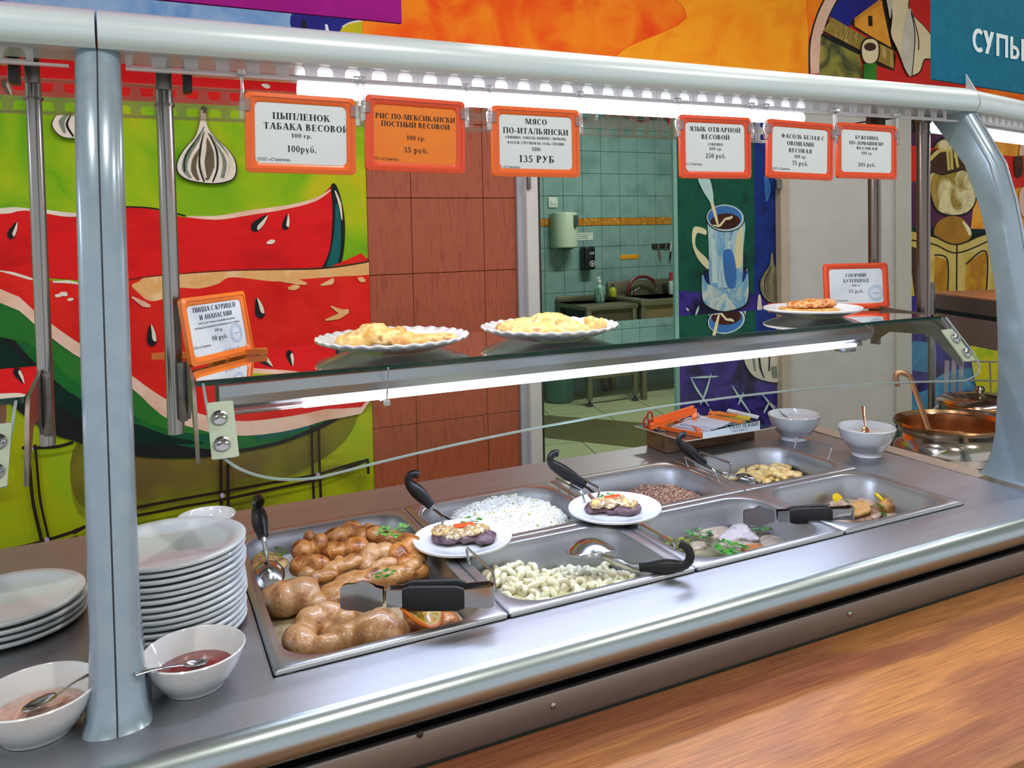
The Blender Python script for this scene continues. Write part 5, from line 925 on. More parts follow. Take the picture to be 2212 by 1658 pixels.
# ------------------------------------------------------------------ tongs
def tongs(label, px_head, px_bend, z, gap, hw, grips, seed=0):
    a = at(*px_head, z=z); e = at(*px_bend, z=z); d = (e-a); L = d.length; d.normalize(); s_ = Vector((d.y, -d.x, 0)).normalized(); U = Vector((0, 0, 1))
    if s_.y > 0: s_ = -s_
    t = thing('tongs', label, 'tongs', a)
    def strip_(pts, ws, name, m, th=.0012, par=t):
        b = MB(); n = len(pts); Lp = []
        for i in range(n):
            tg = (pts[min(i+1, n-1)]-pts[max(i-1, 0)]).normalized(); nn = tg.cross(U).normalized(); w_ = ws[i]
            Lp.append([pts[i]+U*w_+nn*th, pts[i]-U*w_+nn*th, pts[i]-U*w_-nn*th, pts[i]+U*w_-nn*th])
        b.loft(Lp, 0, True, True); return b.build(name, m, par)
    P = []; W = []
    for sg in (1, -1):
        q = [a+d*(L*u)+s_*(sg*gap*(.42+.58*sin(pi*min(u+.15, 1)*.5)) if False else sg*gap*(.55+.45*u)) for u in (.27, .4, .6, .8, .955)]
        arc = []
        if sg == 1:
            R = gap*.98; c = a+d*(L-R); arc = [c+d*(R*sin(x))+s_*(R*cos(x)) for x in [pi*k/10 for k in range(1, 10)]]
            q = [p for p in q if (p-a).dot(d) < L-R]
            P = q+arc; W = [hw*.8]*len(q)+[hw*.95]*len(arc)
        else:
            q = [p for p in q if (p-a).dot(d) < L-gap*.98]; P += q[::-1]; W += [hw*.8]*len(q)
    strip_(P, W, 'spring_arm', STEELB)
    for sg in (1, -1):
        b = MB(); o0 = s_*(sg*gap*.62); n = 22; out = []
        for k in range(13):
            u = k/12; x = -.01+L*.29*u; wv = hw*(1.42*sin(pi*min(1, u*.62+.18))**.7+.10*sin(u*15)) if u < .8 else hw*(.8+.5*(1-u)/.2*.4)
            out.append((x, wv))
        poly = [(x, w_) for x, w_ in out]+[(x, -w_) for x, w_ in out[::-1]]
        fn = lambda x, v, dd: a+d*x+U*v+o0*(1+.0*x)+s_*(dd+sg*-.006*(v/hw)**2*.6)
        b.prism(poly, fn, -.0008, .0008); b.build('scalloped_head', STEELB, t)
        x0, x1 = grips; b = MB(); Lp = []
        for k in range(9):
            u = x0+(x1-x0)*k/8; c = a+d*(L*u)+s_*(sg*gap*(.55+.45*u)); f = 1 if 0 < k < 8 else .8
            Lp.append([c+s_*(.0055*f*sx)+U*(hw*1.12*f*uz) for sx, uz in ((1, .7), (.6, 1), (-.6, 1), (-1, .7), (-1, -.7), (-.6, -1), (.6, -1), (1, -.7))])
        b.loft(Lp, 0, True, True); b.build('grip', RUBBER, t)
    return t
tongs('steel tongs with black grips lying across the roast chicken', (752, 1288), (1068, 1283), .040, .0125, .0150, (.38, .80))
tongs('steel tongs with black grips lying over the broth pan divider', (1618, 1116), (1842, 1106), .014, .009, .0125, (.38, .78))
# ------------------------------------------------------------------ lettering: a small bold serif alphabet drawn as strokes
T_, t_ = .19, .055
def gq(p): return [p]
def Vs(x, y0=0., y1=1., w=T_, s=True, s0=True, s1=True):
    r = [[(x, y0), (x+w, y0), (x+w, y1), (x, y1)]]
    if s0: r.append([(x-.07, y0), (x+w+.07, y0), (x+w+.07, y0+.045), (x-.07, y0+.045)])
    if s1: r.append([(x-.07, y1-.045), (x+w+.07, y1-.045), (x+w+.07, y1), (x-.07, y1)])
    return r
def Hs(x0, x1, y, w=t_): return [[(x0, y), (x1, y), (x1, y+w), (x0, y+w)]]
def Ds(x0, y0, x1, y1, w): return [[(x0, y0), (x0+w, y0), (x1+w, y1), (x1, y1)]]
def Os(cx, cy, rx, ry, a0=0, a1=360, tw=T_, tt=t_):
    n = max(5, int(abs(a1-a0)/22)); r = []
    P = lambda a, q: (cx+(rx-q*tw)*cos(a), cy+(ry-q*tt)*sin(a))
    for k in range(n):
        a = R_(a0+(a1-a0)*k/n); b = R_(a0+(a1-a0)*(k+1)/n); r.append([P(a, 0), P(b, 0), P(b, 1), P(a, 1)])
    return r
def bowl_(x, y0, y1, rx): return Os(x, (y0+y1)/2, rx, (y1-y0)/2, -90, 90)+Hs(x-.12, x+.02, y0)+Hs(x-.12, x+.02, y1-t_)
G_ = {
 'А': (.80, Ds(.06, 0, .35, 1, .07)+Ds(.55, 0, .31, 1, .20)+Hs(.16, .58, .30)+Hs(0, .2, 0, .045)+Hs(.46, .82, 0, .045)), 'Б': (.68, Vs(.07)+Hs(.07, .58, .945)+[[(.54, 1), (.58, 1), (.58, .75), (.55, .75)]]+bowl_(.30, 0, .55, .33)),
 'В': (.72, Vs(.07)+bowl_(.28, .5, 1, .28)+bowl_(.30, 0, .53, .34)), 'Г': (.62, Vs(.07)+Hs(.07, .56, .945)+[[(.52, 1), (.56, 1), (.56, .75), (.53, .75)]]), 'Д': (.82, Ds(.16, .05, .27, 1, .07)+Vs(.52, 0, 1, s0=False)+Hs(.2, .78, .945)+Hs(.04, .80, 0, .06)+Hs(.04, .1, -.18, .2)+Hs(.74, .80, -.18, .2)),
 'Е': (.68, Vs(.07)+Hs(.07, .58, .945)+Hs(.07, .48, .475)+Hs(.07, .60, 0)+[[(.54, 1), (.58, 1), (.58, .78), (.55, .78)], [(.56, 0), (.60, 0), (.61, .24), (.58, .24)], [(.44, .38), (.48, .38), (.48, .62), (.44, .62)]]), 'Ж': (1.0, Vs(.41)+Ds(.04, 0, .33, .52, .13)+Ds(.10, 1, .36, .5, .08)+Ds(.83, 0, .56, .52, .15)+Ds(.84, 1, .54, .5, .08)),
 'З': (.58, Os(.24, .74, .28, .26, -80, 150)+Os(.24, .27, .32, .27, -150, 80)), 'И': (.84, Vs(.07)+Vs(.58)+Ds(.24, .08, .52, .86, .08)), 'К': (.76, Vs(.07)+Ds(.24, .45, .52, 1, .08)+Ds(.54, 0, .28, .56, .20)+Hs(.46, .78, 0, .045)+Hs(.44, .68, .955, .045)),
 'Л': (.78, Ds(.10, 0, .26, 1, .07)+Vs(.52)+Hs(.2, .6, .945)+Os(.08, .07, .08, .07, 0, 360, .08, .07)), 'М': (.98, Vs(.06, w=.07)+Ds(.42, 0, .10, 1, .18)+Ds(.46, 0, .70, 1, .07)+Vs(.72)), 'Н': (.84, Vs(.07)+Vs(.58)+Hs(.2, .62, .48)), 'О': (.80, Os(.40, .5, .37, .52)), 'П': (.84, Vs(.07)+Vs(.58)+Hs(.07, .77, .945)),
 'Р': (.66, Vs(.07)+bowl_(.28, .44, 1, .32)), 'С': (.72, Os(.40, .5, .37, .52, 48, 312)+[[(.60, .72), (.65, .70), (.66, .98), (.63, .98)]]), 'Т': (.70, Vs(.255, s1=False)+Hs(.04, .66, .945)+[[(.04, 1), (.08, 1), (.07, .74), (.04, .74)], [(.62, 1), (.66, 1), (.66, .74), (.63, .74)]]), 'У': (.74, Ds(.30, .34, .06, 1, .20)+Ds(.14, .02, .58, 1, .075)+Os(.12, .08, .10, .08, 0, 360, .09, .07)),
 'Ф': (.90, Vs(.355)+Os(.45, .52, .40, .30, 0, 360, .17)), 'Ц': (.84, Vs(.07)+Vs(.54)+Hs(.07, .80, 0)+Hs(.74, .80, -.18, .2)), 'Ч': (.76, Vs(.52)+Vs(.05, .60, 1, s0=False)+Os(.42, .62, .37, .20, 180, 270, T_, t_)+Hs(.40, .55, .42)), 'Ш': (1.12, Vs(.07)+Vs(.46)+Vs(.85)+Hs(.07, 1.04, 0)), 'Щ': (1.14, Vs(.07)+Vs(.45)+Vs(.82)+Hs(.07, 1.08, 0)+Hs(1.02, 1.08, -.18, .2)),
 'Ы': (.96, Vs(.07)+bowl_(.28, 0, .55, .30)+Vs(.70)), 'Ь': (.66, Vs(.07)+bowl_(.28, 0, .55, .32)), 'Я': (.74, Vs(.48)+Os(.42, .73, .34, .27, 90, 270)+Hs(.40, .52, .46)+Hs(.40, .52, .945)+Ds(.06, 0, .32, .5, .16)+Hs(.02, .26, 0, .045)),
 '0': (.56, Os(.28, .5, .25, .52, 0, 360, .15)), '1': (.50, Vs(.18, s1=False, w=.17)+Ds(.06, .80, .2, .98, .10)), '2': (.56, Os(.26, .70, .23, .30, -20, 170, .15)+Ds(.04, .05, .34, .58, .16)+Hs(.04, .5, 0, .13)), '3': (.54, Os(.22, .74, .24, .26, -80, 150, .15)+Os(.22, .27, .27, .28, -150, 80, .15)), '5': (.54, Os(.20, .32, .28, .33, -150, 100, .16)+Hs(.10, .46, .86, .13)+Ds(.08, .52, .12, .98, .07)), '7': (.52, Hs(.05, .48, .86, .13)+Ds(.14, 0, .36, .88, .12)), '9': (.56, Os(.27, .68, .24, .32, 0, 360, .14)+Ds(.12, 0, .37, .56, .13)),
 'г': (.50, Vs(.06, 0, .68, .15)+Hs(.06, .44, .62)+[[(.40, .68), (.44, .68), (.44, .48), (.41, .48)]]), 'р': (.58, Vs(.06, -.28, .68, .15)+Os(.28, .34, .25, .35, -140, 140, .14)), 'у': (.56, Ds(.25, .0, .04, .68, .15)+Ds(.14, -.28, .44, .68, .06)), 'б': (.58, Os(.29, .32, .25, .33, 0, 360, .14)+Os(.34, .66, .28, .34, 100, 180, .08)+Hs(.28, .5, .93, .07)), '.': (.28, Os(.12, .08, .09, .09, 0, 360, .09, .09)), ',': (.28, Os(.12, .08, .09, .09, 0, 360, .09, .09)+Ds(.06, -.16, .14, .06, .06)), '-': (.40, Hs(.04, .34, .30, .11)), ' ': (.30, []), '(': (.36, Os(.40, .42, .34, .60, 120, 240, .09)), ')': (.36, Os(-.04, .42, .34, .60, -60, 60, .09)),
}
G_['Й'] = (.84, G_['И'][1]+Os(.42, 1.26, .17, .16, 190, 350, .06, .06))
def sans_poly(txt, bold=0.0):
    cu = bpy.data.curves.new('tmp', 'FONT'); cu.body = txt; cu.size = 1; cu.offset = bold; cu.resolution_u = 2; o = bpy.data.objects.new('tmp', cu); COL.objects.link(o)
    dg = bpy.context.evaluated_depsgraph_get(); me = bpy.data.meshes.new_from_object(o.evaluated_get(dg)); r = [[tuple(me.vertices[i].co[:2]) for i in p.vertices] for p in me.polygons]
    bpy.data.objects.remove(o); bpy.data.meshes.remove(me); return r
def text_polys(txt, h, font='serif', bold=0.):
    if font == 'serif':
        x = 0; r = []
        for c in txt:
            adv, pl = G_[c]; r += [[(x+u, v) for u, v in p] for p in pl]; x += adv+.06
        w_ = x-.06; k = h
    else:
        r = sans_poly(txt, bold); w_ = max(u for p in r for u, _ in p); k = h/.72
    return [[(u*k, v*k) for u, v in p] for p in r], w_*k
INK = mat('black_ink', ['15171c'], .6); INKG = mat('blue_grey_ink', ['2a3344'], .6); STAMP = mat('blue_stamp', ['8fb0dc'], .7)
PAPER = mat('white_paper', ['d3dde4', 'dbe4ea'], .6, 0, 12, 2); PAPERO = mat('orange_paper', ['e5761a', 'ea8226'], .6, 0, 12, 2)
ORM = mat('orange_plastic', ['e8641a'], .32, coat=.15); ORR = mat('red_orange_plastic', ['e04a1c'], .32, coat=.15); ORL = mat('light_orange_plastic', ['ee7a22'], .32, coat=.15)
def tagframe(name, label, M, W, H, fm, pm, lines, clips=(), stamp=None, scribble=False, base=False, rim=.12):
    """M maps the frame's own axes (u right, v up, d towards the viewer) into the room; its origin is the middle of the lower edge."""
    t = thing(name, label, 'price tag', M @ Vector((0, 0, 0)), None)
    F = lambda u, v, d: M @ Vector((u, v, d))
    o = rrect(-W/2, W/2, 0, H, .007, 5); r_ = .0105; i1 = rrect(-W/2+r_*.55, W/2-r_*.55, r_*.55, H-r_*.55, .006, 5); i2 = rrect(-W/2+r_, W/2-r_, r_, H-r_, .0075, 5); i3 = rrect(-W/2+r_*1.25, W/2-r_*1.25, r_*1.25, H-r_*1.25, .0075, 5)
    b = MB(); b.loft([[F(u, v, d) for u, v in l] for l, d in ((i3, -.004), (o, -.004), (o, .003), (i1, .0045), (i1, .003), (i2, .0022), (i3, .0005))]); b.build('frame', fm, t, ang=30)
    b = MB(); b.add([F(u, v, 0) for u, v in i3], [tuple(range(len(i3)))]); b.add([F(u, v, -.003) for u, v in i3], [tuple(range(len(i3)))]); pp = b.build('paper', pm, t, smooth=False)
    bi = MB()
    for ln in lines:
        txt, cy, h, cx, font = (ln+(0, 'serif'))[:5] if len(ln) == 3 else (ln+('serif',))[:5]; h *= .86
        pl, tw = text_polys(txt, h*H, 'serif' if font == 'serif' else 'sans', 0.0); mw = W-2*r_-.004; wf = ln[5] if len(ln) > 5 else 0; k = (wf*W/tw if wf else (min(1, mw/tw)))
        x0 = cx*W-tw*k/2 if font != 'left' else -W/2+r_+.002+cx*W
        for p in pl: bi.add([F(x0+u*k, cy*H+v, .0004) for u, v in p], [tuple(range(len(p)))])
    bi.build('lettering', INKG if pm is PAPER and 'shelf' in label else INK, pp, smooth=False)
    if stamp:
        b = MB(); cx, cy, R = stamp; n = 30
        for ra, rb in ((1, .93), (.72, .67)):
            for k in range(n): a, c = 2*pi*k/n, 2*pi*(k+1)/n; b.add([F(cx*W+R*H*q*cos(x), cy*H+R*H*q*sin(x), .0003) for q, x in ((ra, a), (ra, c), (rb, c), (rb, a))], [(0, 1, 2, 3)])
        for k in range(26): a = 2*pi*k/26; b.add([F(cx*W+R*H*(.83+.05*u)*cos(a+.05*v), cy*H+R*H*(.83+.05*u)*sin(a+.05*v), .0003) for u, v in ((-1, -1), (1, -1), (1, .6), (-1, .6))], [(0, 1, 2, 3)])
        for yy, hw in ((.0, .5), (-.2, .1)): b.add([F(cx*W+R*H*hw*u, cy*H+R*H*(yy+.05*v), .0003) for u, v in ((-1, -1), (1, -1), (1, 1), (-1, 1))], [(0, 1, 2, 3)])
        b.build('stamp', STAMP, pp, smooth=False)
    if scribble:
        b = MB(); q = [(.02+.035*i/2, .125+.035*((-1)**i)*(1 if i % 4 else .5)) for i in range(16)]
        for a, c in zip(q[:-1], q[1:]):
            if abs(a[0]-.2) < .02: continue
            d = Vector((c[0]-a[0], (c[1]-a[1])*H/W)); d.normalize(); n2 = (-d.y*.0004, d.x*.0004)
            b.add([F(a[0]*W+n2[0], a[1]*H+n2[1], .0003), F(c[0]*W+n2[0], c[1]*H+n2[1], .0003), F(c[0]*W-n2[0], c[1]*H-n2[1], .0003), F(a[0]*W-n2[0], a[1]*H-n2[1], .0003)], [(0, 1, 2, 3)])
        b.build('handwriting', mat('violet_ink', ['8a86c0'], .6), pp, smooth=False)
    if base:
        for u in ():
            b = MB(); p0 = F(u, .010, -.004); b.rbox(p0.x-.006, p0.x+.006, p0.y-.002, p0.y+.062, SZ+.0008, SZ+.0085, .002)
            b.rbox(p0.x-.03 if u < 0 else p0.x-.004, p0.x+.004 if u < 0 else p0.x+.03, p0.y+.035, p0.y+.062, SZ+.0008, SZ+.011, .002)
            b.build('foot', fm, t)
        b = MB(); e0, e1 = base; uu = (e1-e0).normalized(); vv = Vector((-uu.y, uu.x, 0))
        b.loft([[p+vv*x+Vector((0, 0, z)) for x, z in ((-.006, 0), (.006, 0), (.006, .010), (-.006, .010))] for p in (e0, e1)], 0, True, True)
        q = F(0, .006, -.004); m_ = (e0+e1)/2; b.loft([[p+uu*x+Vector((0, 0, z)) for x, z in ((-.012, 0), (.012, 0), (.012, .006), (-.012, .006))] for p in (Vector((q.x, q.y, SZ+.001)), Vector((m_.x, m_.y, SZ+.001)))], 0, True, True)
        b.build('foot', fm, t, smooth=False)
    for cu in clips:
        u, top = cu; b = MB(); b.rbox(-.0045, .0045, -.0035, .0035, -.026, .0, .002, M=Matrix.Translation(F(u, H-.014, .001)))
        b.rbox(-.011 if u > 0 else -.003, .003 if u > 0 else .011, -.0045, .0055, -.020, -.002, .0012, M=Matrix.Translation(F(u, H-.008, .001)))
        pz = F(u, H-.016, .001); b.tube([pz, pz+Vector((.0015, 0, .018)), Vector((pz.x+.001, pz.y, top))], [.0032, .002, .0024], 6); b.rbox(pz.x-.005, pz.x+.006, pz.y-.006, pz.y+.005, top-.004, top+.005, .0015)
        b.build('hanging_clip', clear('clip_acrylic', (.93, .93, .95, 1), 1.6, .02, .22), t)
    return t
def hang(label, c, fm, pm, lines, clips=True):     # c: photo pixels of top-left, top-right, bottom-right, bottom-left in the plane of the price strip
    P = [at(*q, y=.163) for q in c]; W = ((P[1]-P[0]).length+(P[2]-P[3]).length)/2; H = ((P[3]-P[0]).length+(P[2]-P[1]).length)/2
    o = (P[2]+P[3])/2; U = ((P[1]-P[0])+(P[2]-P[3])).normalized(); D = Vector((0, -1, 0)); Vv = D.cross(U).normalized()
    if Vv.z < 0: Vv = -Vv
    M = Matrix(((U.x, Vv.x, D.x, o.x), (U.y, Vv.y, D.y, o.y), (U.z, Vv.z, D.z, o.z), (0, 0, 0, 1)))
    return tagframe('price_tag', label, M, W, H, fm, pm, lines, ((-W/2-.004, .781), (W/2+.003, .781)) if clips else ())
oo = lambda s, y=.145, x=0.0: (s, y, .045, x, 'left')
hang('orange framed tag for chicken, first hanging tag from the left', [(531, 197), (770, 214), (768, 378), (531, 371)], ORM, PAPER, [('ЦЫПЛЕНОК', .68, .095, 0, 'serif', 0.52), ('ТАБАКА ВЕСОВОЙ', .55, .095, .05, 'serif', 0.78), ('100 гр.', .455, .06, 0, 'serif', 0.19), ('100руб.', .27, .095, 0, 'serif', 0.27), oo('ООО «Стрелка»', .15, .02)])
hang('red orange tag with orange paper, second hanging tag from the left', [(789, 203), (1004, 221), (1003, 375), (789, 368)], ORR, PAPERO, [('РИС ПО-МЕКСИКАНСКИ', .70, .08, 0, 'serif', 0.8), ('ПОСТНЫЙ ВЕСОВОЙ', .60, .08, 0, 'serif', 0.69), ('100 гр.', .43, .07, 0, 'serif', 0.19), ('35 руб.', .26, .085, 0, 'serif', 0.25), oo('ОО «Стрелка', .145, .0)])
hang('orange framed tag for Italian style meat, third hanging tag from the left', [(1065, 228), (1253, 238), (1251, 384), (1064, 380)], ORM, PAPER, [('МЯСО', .76, .09, 0, 'serif', 0.25), ('ПО-ИТАЛЬЯНСКИ', .62, .095, 0, 'serif', 0.75), ('(СВИНИНА, ТОМАТЫ, МАЙОНЕЗ, МОРКОВЬ,', .545, .042, 0, 'serif', 0.71), ('ФАСОЛЬ СТРУЧКОВАЯ, СОЛЬ, СПЕЦИИ)', .47, .042, 0, 'serif', 0.66), ('100г', .375, .065, 0, 'serif', 0.11), ('135 РУБ', .21, .115, 0, 'serif', 0.41), oo('О «Стрелка»', .12)])
hang('red orange tag for boiled tongue, fourth hanging tag from the left', [(1470, 247), (1620, 255), (1622, 386), (1468, 385)], ORR, PAPER, [('ЯЗЫК ОТВАРНОЙ', .75, .085, 0, 'serif', 0.72), ('ВЕСОВОЙ', .63, .085, 0, 'serif', 0.4), ('(ГОВЯДИНА)', .53, .045, 0, 'serif', 0.22), ('100 гр.', .455, .055, 0, 'serif', 0.19), ('250 руб.', .33, .085, 0, 'serif', 0.29), oo('О «Стрелка»', .21)])
hang('red orange tag for white beans, fifth hanging tag from the left', [(1659, 257), (1800, 268), (1797, 391), (1656, 383)], ORR, PAPER, [('ФАСОЛЬ БЕЛАЯ С', .70, .08, .04, 'serif', 0.66), ('ОВОЩАМИ', .58, .08, 0, 'serif', 0.41), ('ВЕСОВАЯ', .46, .08, 0, 'serif', 0.35), ('100 гр.', .365, .065, 0, 'serif', 0.19), ('75 руб.', .24, .085, 0, 'serif', 0.25), oo('ООО «Стрелка»', .15)])
hang('red orange tag for baked pork, rightmost of the hanging tags', [(1803, 263), (1929, 273), (1936, 387), (1806, 385)], ORR, PAPER, [('БУЖЕНИНА', .72, .075, 0, 'serif', 0.39), ('ПО-ДОМАШНЕМУ', .62, .07, 0, 'serif', 0.59), ('ВЕСОВАЯ', .535, .055, 0, 'serif', 0.35), ('100 гр.', .445, .06, 0, 'serif', 0.19), ('205 руб.', .225, .08, 0, 'serif', 0.3)])
def stand(label, bl, br, Hh, tilt, fm, lines, stamp, scribble, feet, Wk=1.0):
    A = at(*bl, z=SZ+.003); B = at(*br, z=SZ+.003) if not isinstance(br, Vector) else br; U = (B-A); U.z = 0; W = U.length*Wk; U.normalize(); D0 = Vector((U.y, -U.x, 0)); D0 = D0 if D0.y < 0 else -D0
    Vv = Vector((0, 0, 1))*cos(tilt)-D0*sin(tilt); D = D0*cos(tilt)+Vector((0, 0, 1))*sin(tilt); o = (A+B)/2
    M = Matrix(((U.x, Vv.x, D.x, o.x), (U.y, Vv.y, D.y, o.y), (U.z, Vv.z, D.z, o.z), (0, 0, 0, 1)))
    return tagframe('price_tag', label, M, W, Hh, fm, PAPER, lines, (), stamp, scribble, [at(*q, z=SZ+.001) for q in feet])
stand('orange framed pizza tag standing on the left end of the glass shelf', (412, 794), (547, 760), .107, .16, ORL, [('ПИЦЦА С КУРИЦЕЙ', .77, .085, 0, 'serif', 0.67), ('И АНАНАСАМИ', .65, .085, 0, 'serif', 0.51), ('(тесто для пиццы,сыр,ананасы,курица', .585, .04, 0, 'sans'), ('маленькая,помидоры,майонез,кетчуп,специи)', .52, .04, 0, 'sans'), ('150 гр.', .44, .055, 0, 'serif', 0.13), ('90 руб.', .31, .085, 0, 'serif', 0.25), oo('ООО «Стрелка»', .24)], (.27, .36, .15), True, ((330, 776), (577, 764)))
stand('red orange hot sandwich tag standing on the right end of the glass shelf', (1782, 668), (1921, 665), .108, .10, ORR, [('ГОРЯЧИЙ', .70, .085, 0, 'serif', 0.32), ('БУТЕРБРОД', .58, .085, 0, 'serif', 0.39), ('100 гг', .49, .05, 0, 'serif', 0.14), ('55 руб.', .35, .085, 0, 'serif', 0.24), oo('ООО «Стрелка»', .17)], (.30, .34, .17), False, ((1661, 664), (1900, 655)))
# ------------------------------------------------------------------ sign boards on the canopy
def gusset(x, y, M=None, g=None):
    b = MB(); b.prism([(y, .822), (y-.062, .822), (y, .893)], lambda u, v, d: (x+d, u, v), -.002, .002)
    if M is not None: b.v = [tuple(M @ Vector((v[0]-1.541, v[1]-.15, v[2]))) for v in b.v]
    return b
p = at(868, 50, y=.30); b = MB(); b.box(-2.2, p.x, .30, .308, p.z, 1.35)
t = thing('sign_board', 'plain magenta sign board standing on the canopy at the left', 'sign', (-.6, .30, p.z), 'signs on the canopy')
b.build('board', mat('magenta_board', ['94127a', '9c1a84'], .8, 0, 30, spec=.15), t, smooth=False)
q = at(705, 60, y=.298)
for dx in (0, -1.0): bb = gusset(q.x+dx, .2985); bb.build('foot', WHITE, t)
t = thing('sign_board', 'teal sign board with white soup lettering at the right end of the canopy', 'sign', (1.75, .35, .86), 'signs on the canopy')
L0 = at(2017, 171, y=.32); dirv = None; best = None
for k in range(-10, 40):       # the board's turn to the main run, found from the slope of its lower edge
    a = R_(k); e = L0+Vector((cos(a), sin(a), 0))*.3; d = e-CAM; zc = d.dot(CD); ex = CX+CF*d.dot(CR)/zc; ey = CY-CF*d.dot(CU)/zc
    s_ = (ey-171)/(ex-2017)
    if best is None or abs(s_-.157) < best[0]: best = (abs(s_-.157), a)
a = best[1]; SU = Vector((cos(a), sin(a), 0)); SD = Vector((sin(a), -cos(a), 0)); b = MB()
b.prism([(0, 0), (1.3, 0), (1.3, .5), (0, .5)], lambda u, v, d: L0+SU*u+Vector((0, 0, v))-SD*d, 0, .008); bd = b.build('board', mat('teal_board', ['0a5f7c', '0e6884'], .8, 0, 40, spec=.15), t, smooth=False)
def onboard(px, py): d = CD+CR*((px-CX)/CF)-CU*((py-CY)/CF); s_ = (L0-CAM).dot(SD)/d.dot(SD); return CAM+d*s_
c0 = onboard(2100, 110)-L0; c1 = onboard(2100, 58)-L0; hh = c1.z-c0.z
b = MB(); x = c0.dot(SU); W_ = .62
NB = [0]
def blk(polys, x0): 
    for p_ in polys: NB[0] += 1; b.add([L0+SU*(x0+u*hh*1.34)+Vector((0, 0, c0.z+v*hh))+SD*(.0012+NB[0]*.00004) for u, v in p_], [tuple(range(len(p_)))])
sw_ = .19; hh *= .97
blk(Os(.38, .5, .40, .52, 50, 310, sw_, .19), x); x += .66*hh*1.34
blk(Ds(.24, .36, -.02, 1, sw_+.05)+Ds(.10, 0, .46, 1, sw_+.02), x); x += .82*hh*1.34
blk([[(0, 0), (sw_, 0), (sw_, 1), (0, 1)], [(.58, 0), (.58+sw_, 0), (.58+sw_, 1), (.58, 1)], [(0, .82), (.76, .82), (.76, 1), (0, 1)]], x); x += .92*hh*1.34
blk([[(0, 0), (sw_, 0), (sw_, 1), (0, 1)]]+Os(.28, .31, .34, .31, -90, 90, sw_, .16)+Hs(.1, .30, 0, .16)+Hs(.1, .30, .46, .16)+[[(.74, 0), (.74+sw_, 0), (.74+sw_, 1), (.74, 1)]], x)
b.build('lettering', mat('white_vinyl', ['d5dfe8'], .5), bd, smooth=False)
g0 = onboard(2086, 160); b = MB(); gz0 = .822
b.prism([(0, g0.z-gz0), (0, 0), (.062, 0)], lambda u, v, d: Vector((g0.x, g0.y, gz0))+SD*(u+.001)+SU*d+Vector((0, 0, v)), -.002, .002); b.build('foot', WHITE, t)
# ------------------------------------------------------------------ box with spare tags at the back of the counter
b = MB(); b.rbox(1.010, 1.288, .595, .683, .0005, .048, .003); solo(b, 'brown_box', mat('brown_laminate', ['6a4c36', '7c5c42', '5c4230'], .4, 0, 10, 5, (1, 6, 6)), 'low brown box at the rear edge of the counter', 'box')
t = thing('tag_tray', 'clear acrylic tray on the low brown box, full of spare tags', 'tray', (1.145, .60, .049))
A0, A1, A2 = at(1480, 953, z=.05), at(1676, 923, z=.05), at(1371, 920, z=.05); A3 = A1+(A2-A0); A3 = Vector((A1.x-.03, A2.y, .05))
b = MB(); b.loft([[Vector((q.x, q.y, z)) for q in (A0, A1, A3, A2)] for z in (.049, .0515)], 0, True, True); b.build('base', clear('tray_acrylic', (.86, .8, .74, 1), 1.4, .02, .1), t, smooth=False)
b = MB(); b.tube([A0, A1], .0012, 6); b.tube([A0, A2], .0012, 6); b.build('edge', mat('tray_edge', ['d9c3a8'], .3), t)
def lay(name, label, cat, cs, z0, z1, m, frame=False):
    P0 = [at(*q, z=z0) for q in cs]; c = sum(P0, Vector())/4; b = MB()
    if frame:
        I = [p+(c-p).normalized()*.017 for p in P0]; up = Vector((0, 0, z1-z0)); b.loft([[p for p in P0], [p+up for p in P0], [p+up for p in I], [p for p in I], [p for p in P0]])
    else:
        up = Vector((0, 0, z1-z0)); b.loft([P0, [p+up for p in P0]], 0, True, True)
    return solo(b, name, m, label, cat, smooth=False)
lay('price_holder', 'empty orange tag frame lying at the front left of the tag tray', 'frame', [(1400, 922), (1517, 945), (1515, 934), (1440, 905)], .0525, .062, ORM, True)
b = MB()
def bar(b, p, q, hw, th): 
    d = (q-p).normalized(); n = Vector((-d.y, d.x, 0)).normalized(); up = Vector((0, 0, 1))
    b.loft([[x+n*hw+up*th, x+n*hw-up*th, x-n*hw-up*th, x-n*hw+up*th] for x in (p, q)], 0, True, True)
k1, k2, k3 = at(1404, 922, z=.060), at(1500, 887, z=.088), at(1515, 940, z=.060)
bar(b, k1, k2, .007, .006); bar(b, at(1410, 908, z=.072), at(1498, 880, z=.096), .006, .005); bar(b, k2, at(1500, 905, z=.07), .006, .006); solo(b, 'price_holder', ORM, 'orange tag frames leaning upright at the left of the tag tray', 'frame')
b = MB()
for i in range(9):
    rnd = random.Random(i); zz = .0535+i*.0014; P0 = [at(1450+i*3+rnd.uniform(-8, 8), 924-i*1.2, z=zz), at(1520+i*4+rnd.uniform(-5, 5), 936-i*1.6, z=zz), at(1556+i*4, 918-i*1.2+rnd.uniform(-2, 2), z=zz+.003), at(1482+i*4, 904-i*.8+rnd.uniform(-2, 2), z=zz+.004)]
    b.loft([P0, [p+Vector((0, 0, .0009)) for p in P0]], 0, True, True)
solo(b, 'paper_slips', mat('loose_paper', ['c9cad8', 'd8d8e2'], .7), 'loose pile of white paper slips in the tag tray', 'paper', smooth=False)
